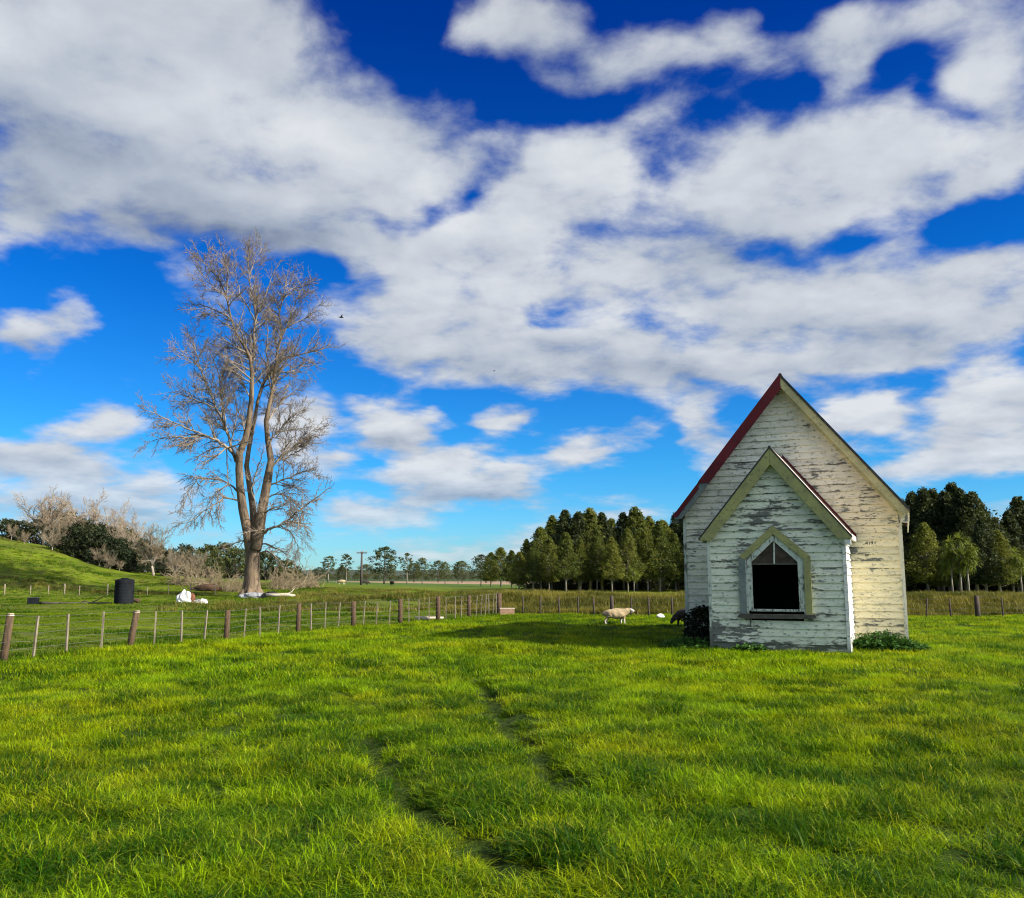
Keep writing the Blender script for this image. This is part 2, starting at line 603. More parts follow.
HX = [-400, -160, -110, -80, -62, -57, -51, -46, -42, -36, -28, -18, -8, 4, 400]
HZ = [12, 10, 9, 8.0, 6.6, 6.0, 4.8, 3.0, 2.1, 1.7, 1.3, .7, .3, 0, 0]


def height(x, y):
    x = np.asarray(x, dtype=float)
    y = np.asarray(y, dtype=float)
    r = np.hypot(x, y)
    near = 1 - sstep(60, 140, r)
    z = ((fbm(x / 2.6, y / 2.6, 3, 3) - .5) * .16 + (fbm(x / .8, y / .8, 9, 2) - .5) * .06) * near
    # keep level under the church
    cd = np.hypot(x - 6.6, y - 22.5)
    z = z * sstep(3.0, 6.0, cd)
    # wheel ruts
    rd = rut_dist(x, y)
    patch = sstep(.30, .62, fbm(x * 1.1, y * 1.1, 21, 2))
    z = z - .092 * np.exp(-(rd / .17) ** 2) * (.35 + .65 * patch)
    # hill on the left
    hx = x * 100.0 / np.maximum(y, 60)
    hill = np.interp(hx, HX, HZ) * sstep(64, 104, y) * (1 - .9 * sstep(170, 420, r))
    hill = hill + (fbm(x / 9, y / 9, 5, 3) - .5) * .9 * sstep(66, 90, y) * sstep(-25, -40, hx) * (1 - sstep(150, 400, r))
    z = z + hill
    # rough grass bank behind the back fence, right of the corner post
    by = bank_y(x)
    bank = .62 * sstep(by - 2.6, by + 1.6, y) * (1 - .75 * sstep(by + 3, by + 12, y)) * sstep(-6, 1, x)
    bank = bank * (1 - sstep(120, 200, r))
    z = z + bank * (.85 + .3 * fbm(x / 1.5, y / 1.5, 7, 2))
    # hummocky ground left of the corner
    hm = sstep(44, 52, y) * (1 - sstep(78, 92, y)) * sstep(-24, -16, x) * (1 - sstep(-2, 4, x))
    z = z + hm * (fbm(x / 3.2, y / 3.2, 13, 3) - .35) * .8
    return z


def gz(x, y):
    return float(height(np.array([x]), np.array([y]))[0])


def gpt(px, py, dist=None):
    """point on the terrain along a photo direction; dist overrides the depth (y)"""
    r = ray(px, py)
    if dist is not None:
        x = r[0] / r[1] * dist
        return Vector((x, dist, gz(x, dist)))
    ts = np.linspace(3, 400, 4000)
    P = np.array([0, 0, EYE])[None] + ts[:, None] * (r / r[1])[None]
    hz = height(P[:, 0], P[:, 1])
    k = np.argmax(P[:, 2] <= hz)
    return Vector((P[k, 0], P[k, 1], hz[k]))


def up_z(px, py, y):
    """height at depth y seen at pixel row py"""
    r = ray(px, py)
    return EYE + r[2] / r[1] * y


# ------------------------------------------------------------------ materials
def new_mat(name):
    m = bpy.data.materials.new(name)
    m.use_nodes = True
    nt = m.node_tree
    b = nt.nodes['Principled BSDF']
    b.inputs['Roughness'].default_value = .8
    b.inputs['Specular IOR Level'].default_value = .25
    return m, nt, b


def coords(nt, kind='Object', scale=(1, 1, 1)):
    tc = nt.nodes.new('ShaderNodeTexCoord')
    mp = nt.nodes.new('ShaderNodeMapping')
    mp.inputs['Scale'].default_value = scale
    nt.links.new(tc.outputs[kind], mp.inputs[0])
    return mp.outputs[0]


def world_pos(nt):
    return nt.nodes.new('ShaderNodeNewGeometry').outputs['Position']


def tone_attr(nt, name='tone', kind='GEOMETRY'):
    a = nt.nodes.new('ShaderNodeAttribute')
    a.attribute_name = name
    a.attribute_type = kind
    return a.outputs['Fac']


def bump(nt, b, h, strength=.4, dist=.02):
    n = nt.nodes.new('ShaderNodeBump')
    n.inputs['Strength'].default_value = strength
    n.inputs['Distance'].default_value = dist
    nt.links.new(h, n.inputs['Height'])
    nt.links.new(n.outputs[0], b.inputs['Normal'])


def simple(name, c1, c2, scale=4, rough=.8, stretch=(1, 1, 1), lo=.35, hi=.65, bmp=.3, metal=0.0, detail=5):
    m, nt, b = new_mat(name)
    v = coords(nt, 'Object', stretch)
    n = noise(nt, v, scale, detail, .6)
    f = maprange(nt, n.outputs['Fac'], lo, hi)
    nt.links.new(mixc(nt, f, c1, c2), b.inputs['Base Color'])
    b.inputs['Roughness'].default_value = rough
    b.inputs['Metallic'].default_value = metal
    if bmp:
        bump(nt, b, n.outputs['Fac'], bmp, .02)
    return m


def peeling(name, warm, cool, dirt=(.23, .24, .20), wood1=(.22, .22, .185), wood2=(.075, .08, .065), along='x', amount=.0, bounce_gradient=False):
    """old lead paint flaking off grey weatherboards; grain runs along the boards"""
    m, nt, b = new_mat(name)
    tc = nt.nodes.new('ShaderNodeTexCoord')
    obj = tc.outputs['Object']
    sx = (1, 1, 3.6) if along != 'z' else (3.6, 3.6, 1)
    st = vmth(nt, 'MULTIPLY', obj, sx)
    tone = tone_attr(nt)
    sp = nt.nodes.new('ShaderNodeSeparateXYZ')
    nt.links.new(obj, sp.inputs[0])
    off = nt.nodes.new('ShaderNodeCombineXYZ')
    nt.links.new(mth(nt, 'MULTIPLY', tone, 37.0), off.inputs[0])
    nt.links.new(mth(nt, 'MULTIPLY', tone, 11.0), off.inputs[1])
    st2 = vmth(nt, 'ADD', st, off.outputs[0])          # every board flakes in its own way
    big = noise(nt, vmth(nt, 'MULTIPLY', obj, (1, 1, 1.4)), .95, 3, .5)
    mid = noise(nt, st2, 3.2, 4, .62)
    fine = noise(nt, st2, 8.0, 2, .6)
    # flake mask
    s = mth(nt, 'ADD', mth(nt, 'MULTIPLY', mid.outputs['Fac'], .85), mth(nt, 'MULTIPLY', fine.outputs['Fac'], .50))
    s = mth(nt, 'ADD', s, mth(nt, 'MULTIPLY', mth(nt, 'SUBTRACT', big.outputs['Fac'], .2), .95))
    s = mth(nt, 'ADD', s, mth(nt, 'MULTIPLY', tone, .14))
    # paint fails first low down by the ground
    lowz = maprange(nt, sp.outputs[2], .10, .62, .17, 0)
    s = mth(nt, 'ADD', s, lowz)
    # boards flake first along their lower and upper edges
    fr = nt.nodes.new('ShaderNodeMath')
    fr.operation = 'FRACT'
    nt.links.new(mth(nt, 'DIVIDE', mth(nt, 'SUBTRACT', sp.outputs[2], .03), EXPO), fr.inputs[0])
    edge = mth(nt, 'ABSOLUTE', mth(nt, 'SUBTRACT', fr.outputs[0], .55))
    if along != 'z':
        s = mth(nt, 'ADD', s, maprange(nt, edge, .26, .5, -.02, .07))
    mask = maprange(nt, s, 1.11 - amount, 1.19 - amount, 0, 1)
    grain = noise(nt, vmth(nt, 'MULTIPLY', st2, (.6, .6, 4) if along != 'z' else (4, 4, .6)), 4.0, 2, .6)
    wood = mixc(nt, grain.outputs['Fac'], wood2, wood1)
    # paint colour: chalky, two coats of different age; main wall adds painted light below
    age = noise(nt, obj, 1.3, 3, .5)
    af = maprange(nt, age.outputs['Fac'], .35, .65)
    if bounce_gradient:  # painted light: warm bounce low on the right, cool shade left and above
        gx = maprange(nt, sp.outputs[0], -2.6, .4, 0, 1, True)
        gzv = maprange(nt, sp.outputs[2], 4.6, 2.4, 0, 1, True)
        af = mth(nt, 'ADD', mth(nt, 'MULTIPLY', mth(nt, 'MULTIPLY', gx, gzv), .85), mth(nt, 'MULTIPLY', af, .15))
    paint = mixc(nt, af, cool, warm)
    chalk = noise(nt, st2, 4.0, 3, .6)
    paint = mixc(nt, maprange(nt, chalk.outputs['Fac'], .50, .74, 0, .65), paint, dirt)
    speck = noise(nt, vmth(nt, 'MULTIPLY', obj, (1, 1, 1.6)), 11.0, 1, .5)
    paint = mixc(nt, maprange(nt, speck.outputs['Fac'], .62, .70, 0, .55), paint, wood2)
    paint = mixc(nt, mth(nt, 'MULTIPLY', tone, .22), paint, dirt)
    col = mixc(nt, mask, paint, wood)
    # green algae creeping up from the ground
    alg = mth(nt, 'ADD', maprange(nt, sp.outputs[2], .0, .45, .75, 0), mth(nt, 'SUBTRACT', mid.outputs['Fac'], .5))
    col = mixc(nt, maprange(nt, alg, .25, .75, 0, .75), col, (.055, .075, .03))
    nt.links.new(col, b.inputs['Base Color'])
    b.inputs['Roughness'].default_value = .72
    h = mth(nt, 'ADD', mth(nt, 'MULTIPLY', mth(nt, 'SUBTRACT', 1.0, mask), .6), mth(nt, 'MULTIPLY', grain.outputs['Fac'], .3))
    bump(nt, b, h, .3, .004)
    return m


EXPO = .158
M = {}
M['porch_paint'] = peeling('porch_paint', (.80, .79, .60), (.66, .71, .54), amount=.015)
M['main_paint'] = peeling('main_paint', (.94, .80, .48), (.78, .76, .61), amount=-.045, bounce_gradient=True)
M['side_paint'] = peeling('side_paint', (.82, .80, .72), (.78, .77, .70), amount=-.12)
M['trim_paint'] = peeling('trim_paint', (.62, .66, .55), (.50, .56, .47), along='z', amount=.0)
M['corner_paint'] = peeling('corner_paint', (.78, .72, .52), (.74, .70, .55), along='z', amount=-.05)


def mossy(name, a, b_, c, along=(1, 1, 1)):
    m, nt, b = new_mat(name)
    v = coords(nt, 'Object', along)
    n1 = noise(nt, v, 2.2, 5, .6)
    n2 = noise(nt, v, 14, 5, .7)
    col = mixc(nt, maprange(nt, n1.outputs['Fac'], .38, .62), a, b_)
    col = mixc(nt, maprange(nt, n2.outputs['Fac'], .52, .68, 0, .8), col, c)
    nt.links.new(col, b.inputs['Base Color'])
    b.inputs['Roughness'].default_value = .9
    bump(nt, b, n2.outputs['Fac'], .5, .008)
    return m


M['moss_timber'] = mossy('moss_timber', (.39, .375, .14), (.285, .28, .12), (.14, .14, .075))
M['moss_barge'] = mossy('moss_barge', (.58, .50, .24), (.42, .38, .19), (.20, .19, .12))
M['grey_timber'] = mossy('grey_timber', (.20, .23, .21), (.15, .18, .17), (.09, .10, .09))
M['red_iron'] = mossy('red_iron', (.16, .022, .026), (.11, .016, .022), (.07, .03, .028))
M['roof_iron'] = mossy('roof_iron', (.13, .034, .03), (.09, .028, .028), (.16, .10, .075))
M['dark_edge'] = mossy('dark_edge', (.05, .055, .05), (.035, .04, .04), (.09, .085, .07))
M['pale_edge'] = mossy('pale_edge', (.72, .66, .58), (.62, .56, .50), (.36, .27, .24))
M['painted_dark'] = simple('painted_dark', (.003, .004, .003), (.006, .007, .006), 3, .95, bmp=0)
M['brown_pane'] = simple('brown_pane', (.030, .018, .011), (.075, .05, .034), 7, .35)
M['porch_iron'] = mossy('porch_iron', (.60, .52, .46), (.50, .42, .37), (.26, .14, .12))
M['sill_timber'] = mossy('sill_timber', (.10, .09, .07), (.06, .06, .05), (.16, .15, .12))
M['post_timber'] = simple('post_timber', (.12, .075, .04), (.05, .035, .024), 6, .9, (4, 4, 1))
M['batten_timber'] = simple('batten_timber', (.26, .22, .15), (.14, .115, .08), 6, .9, (4, 4, 1))
M['dark_post'] = simple('dark_post', (.08, .06, .045), (.045, .035, .03), 6, .9, (4, 4, 1))
M['white_cap'] = simple('white_cap', (.50, .44, .34), (.22, .17, .12), 9, .9)
M['wire'] = simple('wire', (.26, .26, .24), (.16, .16, .15), 3, .45, bmp=0, metal=.6)
M['tank'] = simple('tank', (.006, .007, .008), (.016, .018, .022), 2.0, .7, (1, 1, .5))
M['tank'].node_tree.nodes['Principled BSDF'].inputs['Specular IOR Level'].default_value = .06
M['concrete'] = simple('concrete', (.36, .23, .15), (.28, .17, .11), 6, .9)
M['pale_rim'] = simple('pale_rim', (.62, .52, .40), (.50, .42, .32), 6, .9)
M['white_sack'] = simple('white_sack', (.80, .78, .74), (.62, .60, .56), 3, .7)
M['rust'] = simple('rust', (.20, .07, .035), (.11, .045, .03), 5, .8)
M['grey_sheet'] = simple('grey_sheet', (.42, .43, .45), (.12, .12, .13), 5, .6)
M['drift'] = simple('drift', (.62, .54, .42), (.40, .33, .25), 6, .9, (1, 4, 4))
M['soil'] = simple('soil', (.10, .06, .035), (.06, .035, .02), 3, .95)
M['wool'] = simple('wool', (.52, .40, .23), (.33, .25, .15), 10, .95, bmp=.8)
M['sheep_face'] = simple('sheep_face', (.72, .66, .56), (.62, .55, .45), 6, .9, bmp=0)
M['dark_wool'] = simple('dark_wool', (.045, .038, .03), (.025, .021, .017), 10, .95, bmp=.8)
M['pole'] = simple('pole', (.10, .085, .075), (.06, .05, .045), 4, .9, (4, 4, 1))
M['cattle'] = simple('cattle', (.03, .025, .022), (.02, .018, .016), 4, .8)
M['bird'] = simple('bird', (.03, .03, .035), (.02, .02, .022), 4, .8)


def bark(name, lit, dark, sc=3.0):
    m, nt, b = new_mat(name)
    v = coords(nt, 'Object', (1, 1, .22))
    n = noise(nt, v, sc, 6, .65, .6)
    n2 = noise(nt, coords(nt, 'Object', (1, 1, 1)), .5, 3, .5)
    col = mixc(nt, maprange(nt, n.outputs['Fac'], .36, .62), dark, lit)
    col = mixc(nt, maprange(nt, n2.outputs['Fac'], .52, .68, 0, .45), col, tuple(min(1, c * 1.25) for c in lit))
    nt.links.new(col, b.inputs['Base Color'])
    b.inputs['Roughness'].default_value = .92
    bump(nt, b, n.outputs['Fac'], .9, .08)
    return m


M['bark'] = bark('bark', (.21, .15, .095), (.055, .042, .032))
M['limb_bark'] = bark('limb_bark', (.31, .25, .185), (.11, .088, .068), 2.0)
M['twig'] = simple('twig', (.27, .215, .165), (.15, .12, .095), 1.2, .9, bmp=0)
M['pale_twig'] = simple('pale_twig', (.31, .24, .145), (.18, .14, .09), .8, .9, bmp=0)
M['tan_twig'] = simple('tan_twig', (.42, .33, .225), (.26, .20, .14), 1.2, .9, bmp=0)
M['pale_trunk'] = simple('pale_trunk', (.36, .31, .25), (.17, .14, .11), 2.5, .9, (1, 1, .4))
M['dark_trunk'] = simple('dark_trunk', (.12, .10, .08), (.06, .05, .04), 2.5, .9, (1, 1, .4))


def leafmat(name, a, b_, trans=.25, var=.35):
    """leaves: colour differs from spray to spray and from tree to tree"""
    m, nt, b = new_mat(name)
    n = noise(nt, world_pos(nt), .9, 4, .6)
    tone = tone_attr(nt)
    oi = nt.nodes.new('ShaderNodeObjectInfo')
    f = mth(nt, 'ADD', mth(nt, 'MULTIPLY', n.outputs['Fac'], .55), mth(nt, 'MULTIPLY', tone, .35))
    f = mth(nt, 'ADD', f, mth(nt, 'MULTIPLY', mth(nt, 'SUBTRACT', oi.outputs['Random'], .5), var))
    col = mixc(nt, maprange(nt, f, .2, .75), a, b_)
    nt.links.new(col, b.inputs['Base Color'])
    b.inputs['Roughness'].default_value = .65
    tr = nt.nodes.new('ShaderNodeBsdfTranslucent')
    nt.links.new(mixc(nt, .5, col, (b_[0] * 1.4, b_[1] * 1.4, b_[2])), tr.inputs[0])
    mx = nt.nodes.new('ShaderNodeMixShader')
    mx.inputs[0].default_value = trans
    nt.links.new(b.outputs[0], mx.inputs[1])
    nt.links.new(tr.outputs[0], mx.inputs[2])
    nt.links.new(mx.outputs[0], nt.nodes['Material Output'].inputs[0])
    return m


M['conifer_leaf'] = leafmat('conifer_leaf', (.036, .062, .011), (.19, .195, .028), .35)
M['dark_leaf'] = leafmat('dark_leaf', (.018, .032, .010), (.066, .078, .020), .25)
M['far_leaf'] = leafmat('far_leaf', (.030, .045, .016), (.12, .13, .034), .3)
M['cabbage_leaf'] = leafmat('cabbage_leaf', (.09, .12, .015), (.22, .25, .035), .3)
M['shade_leaf'] = leafmat('shade_leaf', (.006, .011, .004), (.018, .026, .008), .1)  # near-black leaf: the porch corner's shade put into the colour
M['scrub_leaf'] = leafmat('scrub_leaf', (.013, .023, .008), (.046, .054, .016), .2)
M['weed_leaf'] = leafmat('weed_leaf', (.03, .09, .012), (.075, .17, .025))
M['hedge_leaf'] = leafmat('hedge_leaf', (.04, .05, .016), (.10, .095, .03))


def ground_mat():
    m, nt, b = new_mat('ground')
    pos = world_pos(nt)
    sp = nt.nodes.new('ShaderNodeSeparateXYZ')
    nt.links.new(pos, sp.inputs[0])
    at = tone_attr(nt, 'zone')                     # 0 lush meadow, .5 grazed paddock, 1 rough/dry
    bare = tone_attr(nt, 'bare')
    n1 = noise(nt, pos, .22, 5, .6)
    n2 = noise(nt, pos, 1.6, 6, .65)
    n3 = noise(nt, pos, 9.0, 4, .7)
    lush = mixc(nt, maprange(nt, n2.outputs['Fac'], .35, .65), (.016, .034, .003), (.045, .075, .004))
    graz = mixc(nt, maprange(nt, n1.outputs['Fac'], .36, .62), (.060, .105, .004), (.140, .195, .006))
    graz = mixc(nt, maprange(nt, n2.outputs['Fac'], .46, .64, 0, .75), graz, (.105, .085, .024))
    rough = mixc(nt, maprange(nt, n2.outputs['Fac'], .38, .62), (.12, .105, .035), (.05, .06, .015))
    rough = mixc(nt, maprange(nt, n3.outputs['Fac'], .5, .65, 0, .6), rough, (.035, .035, .015))
    c = mixc(nt, maprange(nt, at, 0, .5), lush, graz)
    c = mixc(nt, maprange(nt, at, .5, 1.0), c, rough)
    # far plain: green paddocks, a stubble field, then dark scrub
    fa = mth(nt, 'ADD', sp.outputs[1], mth(nt, 'MULTIPLY', n1.outputs['Fac'], 12))
    far_green = mixc(nt, maprange(nt, fa, 118, 150, 0, 1), c, (.075, .125, .022))
    stub = mixc(nt, n2.outputs['Fac'], (.36, .25, .17), (.28, .19, .12))
    c2 = mixc(nt, maprange(nt, fa, 205, 215, 0, 1), far_green, stub)
    c3 = mixc(nt, maprange(nt, fa, 400, 420, 0, 1), c2, (.05, .075, .025))
    c3 = mixc(nt, maprange(nt, n3.outputs['Fac'], .58, .7, 0, .35), c3, (.03, .035, .012))
    c3 = mixc(nt, bare, c3, mixc(nt, n3.outputs['Fac'], (.016, .017, .007), (.040, .036, .014)))  # near-black earth, which also paints the shadow in the ruts
    nt.links.new(c3, b.inputs['Base Color'])
    b.inputs['Roughness'].default_value = .95
    b.inputs['Specular IOR Level'].default_value = .1
    h = mth(nt, 'ADD', mth(nt, 'MULTIPLY', n2.outputs['Fac'], .5), mth(nt, 'MULTIPLY', n3.outputs['Fac'], .25))
    bump(nt, b, h, .8, .25)
    return m


def zone_of(x, y):
    """0 lush meadow; .5 grazed; 1 rough"""
    left = sstep(.15, -.25, x - fence_x(y)) * (y < 46) + (y >= 46) * 1.0
    beh = sstep(-.4, .6, y - (bank_y(x) - 4.3))
    z = .5 * np.maximum(left * (x < 0), beh)
    z = np.where(y < 14, 0 + .5 * (x < fence_x(np.full_like(y, 14.0)) - .5), z)
    by = bank_y(x)
    rough = sstep(-2.9, -1.7, y - by) * (1 - sstep(5, 9, y - by)) * sstep(-4, 0, x)
    hm = sstep(44, 50, y) * (1 - sstep(76, 92, y)) * sstep(-19, -12, x) * (1 - sstep(-2, 4, x)) * sstep(.35, .6, fbm(x / 6, y / 4, 31, 3))
    pad = .55 * sstep(.5, .75, fbm(x / 5, y / 3, 33, 3)) * (x < fence_x(np.minimum(y, 40))) * (y < 60)
    hillr = .75 * sstep(-32, -46, x * 100 / np.maximum(y, 60)) * sstep(70, 80, y) * sstep(.42, .66, fbm(x / 14, y / 10, 35, 3))
    return np.clip(np.maximum.reduce([z, rough, hm, z + .5 * pad * (z > .3), z + .5 * hillr * (z > .3)]), 0, 1)


def build_ground():
    n = 440
    s = np.linspace(-1, 1, n)
    a, R = 6.0, 7400.0
    k = np.arcsinh(R / a)
    ax = a * np.sinh(k * s)
    gx, gy = np.meshgrid(ax, ax + 13.0, indexing='xy')
    x, y = gx.ravel(), gy.ravel()
    z = height(x, y)
    co = np.stack([x, y, z], 1).astype(np.float32)
    i = np.arange(n * n).reshape(n, n)
    quads = np.stack([i[:-1, :-1], i[:-1, 1:], i[1:, 1:], i[1:, :-1]], -1).reshape(-1, 4)
    me = bpy.data.meshes.new('ground')
    me.vertices.add(len(co))
    me.vertices.foreach_set('co', co.ravel())
    me.loops.add(quads.size)
    me.loops.foreach_set('vertex_index', quads.ravel().astype(np.int32))
    me.polygons.add(len(quads))
    me.polygons.foreach_set('loop_start', np.arange(0, quads.size, 4, dtype=np.int32))
    me.polygons.foreach_set('use_smooth', np.ones(len(quads), dtype=bool))
    me.update(calc_edges=True)
    za = me.attributes.new('zone', 'FLOAT', 'POINT')
    za.data.foreach_set('value', zone_of(x, y).astype(np.float32))
    ba = me.attributes.new('bare', 'FLOAT', 'POINT')
    rd = rut_dist(x, y)
    bare = np.exp(-(rd / .12) ** 2) * sstep(.34, .6, fbm(x * 1.1, y * 1.1, 21, 2)) * .35  # shadow of the ruts put into the ground colour
    # trodden earth round the old tree and the tank
    tx, ty = gpt(251, 598, 70).xy
    bare = np.maximum(bare, .7 * np.exp(-(np.hypot((x - tx - 1) / 9, (y - ty) / 4)) ** 2) * sstep(.4, .6, fbm(x / 2, y / 2, 23, 3)))
    qx, qy = gpt(165, 602, 57).xy
    bare = np.maximum(bare, .6 * np.exp(-(np.hypot((x - qx) / 4.5, (y - qy) / 1.6)) ** 2))
    ba.data.foreach_set('value', bare.astype(np.float32))
    me.materials.append(ground_mat())
    o = link('ground', me)
    tag(o, kind='structure')


build_ground()


def build_hills():
    m, nt, b = new_mat('hill_bush')
    n = noise(nt, world_pos(nt), .004, 6, .6)
    nt.links.new(mixc(nt, n.outputs['Fac'], (.03, .045, .03), (.07, .085, .05)), b.inputs['Base Color'])
    mb = MB()
    rows = []
    N = 180
    for j, (dist, hs) in enumerate(((4200, 0), (4700, .75), (5200, 1.0), (6000, .6), (6900, 0))):
        row = []
        for i in range(N):
            a = math.radians(-75 + 150 * i / (N - 1))
            h = 34 + 20 * float(vnoise(i * .21, j * .3, 3)) + 9 * float(vnoise(i * .9, j * .5, 4))
            h *= .55 + .45 * math.exp(-((math.degrees(a) + 7) / 12) ** 2) + .25 * math.exp(-((math.degrees(a) + 35) / 14) ** 2)
            h = min(h, 62)
            row.append((dist * math.sin(a), dist * math.cos(a), h * hs - 2 * (hs == 0)))
        rows.append(row)
    vs = [p for r in rows for p in r]
    fs = [(j * N + i, j * N + i + 1, (j + 1) * N + i + 1, (j + 1) * N + i) for j in range(4) for i in range(N - 1)]
    mb.poly(vs, fs)
    o = mb.build('hills', m, smooth=True)
    tag(o, kind='structure')


build_hills()


# ------------------------------------------------------------------ the church
YAW = math.radians(23.4)
CH = Vector((6.843, 18.711, 0.0))
church = empty('old_church', CH, -YAW, 'small derelict white weatherboard church with peeling paint, steep red roof and gabled porch', 'church')
PW0, PW1, PC = -2.755, 0.02, -1.37         # porch wall left, right, ridge
MW0, MW1, MC = -3.70, 1.10, -1.29         # main wall
DM = 1.92                                   # porch depth
LEN = 7.2
EXPO = .158
rng = random.Random(5)


def front_map(y0):
    return lambda u, out, z: (u, y0 - out, z)


def right_map(x0):
    return lambda u, out, z: (x0 + out, u, z)


def left_map(x0):
    return lambda u, out, z: (x0 - out, u, z)


def back_map(y0):
    return lambda u, out, z: (u, y0 + out, z)


def boards(mb, mapf, lo, hi, ztop, roofz, z0=.03, hole=None, missing=None, joints=2, jit=.006):
    """lapped weatherboards between u=lo..hi; roofz(u) gives the underside of the roof, hole(z)->(u0,u1) or None"""
    z = z0
    while z < ztop - .01:
        z1 = min(z + EXPO, ztop)

        def lim(zz):
            # u range under the roof line at height zz
            a, b = lo, hi
            c = (lo + hi) / 2
            if roofz(lo) < zz:
                t0, t1 = lo, c
                for _ in range(30):
                    tm = (t0 + t1) / 2
                    if roofz(tm) < zz:
                        t0 = tm
                    else:
                        t1 = tm
                a = t1
            if roofz(hi) < zz:
                t0, t1 = c, hi
                for _ in range(30):
                    tm = (t0 + t1) / 2
                    if roofz(tm) < zz:
                        t1 = tm
                    else:
                        t0 = tm
                b = t0
            return a, b
        a0, b0 = lim(z)
        a1, b1 = lim(z1)
        if b0 - a0 < .05:
            break
        spans = [(0.0, 1.0)]
        ranges = [(a0, b0, a1, b1)]
        h = hole(z, z1) if hole else None
        if h:
            ranges = [(a0, h[0], a1, h[0]), (h[1], b0, h[1], b1)]
        for (p0, q0, p1, q1) in ranges:
            if q0 - p0 < .02:
                continue
            cuts = [0.0] + sorted(rng.uniform(.12, .88) for _ in range(rng.choice([0, 0, 1, 1, joints]) if q0 - p0 > 1.2 else 0)) + [1.0]
            cuts = [q for i, q in enumerate(cuts) if i in (0, len(cuts) - 1) or q - cuts[i - 1] > .06]
            for c0, c1 in zip(cuts[:-1], cuts[1:]):
                g = .0015
                L0, R0 = p0 + (q0 - p0) * c0 + g, p0 + (q0 - p0) * c1 - g
                L1, R1 = p1 + (q1 - p1) * c0 + g, p1 + (q1 - p1) * c1 - g
                if missing and missing(( L0 + R0) / 2, z):
                    continue
                tone = rng.random() ** 1.5
                o = rng.uniform(0, .006)
                dzl, dzr = rng.uniform(-jit, jit), rng.uniform(-jit, jit)
                mid = .5
                zl, zr = z + dzl, z + dzr
                ob, ot = .030 + o, .003
                va = [mapf(L0, ob, zl), mapf(R0, ob, zr), mapf(R1, ot, z1), mapf(L1, ot, z1),
                      mapf(L0, -.004, zl), mapf(R0, -.004, zr)]
                mb.poly(va, [(0, 1, 2, 3), (4, 5, 1, 0), (4, 0, 3), (1, 5, 2)], tone)
        z = z1


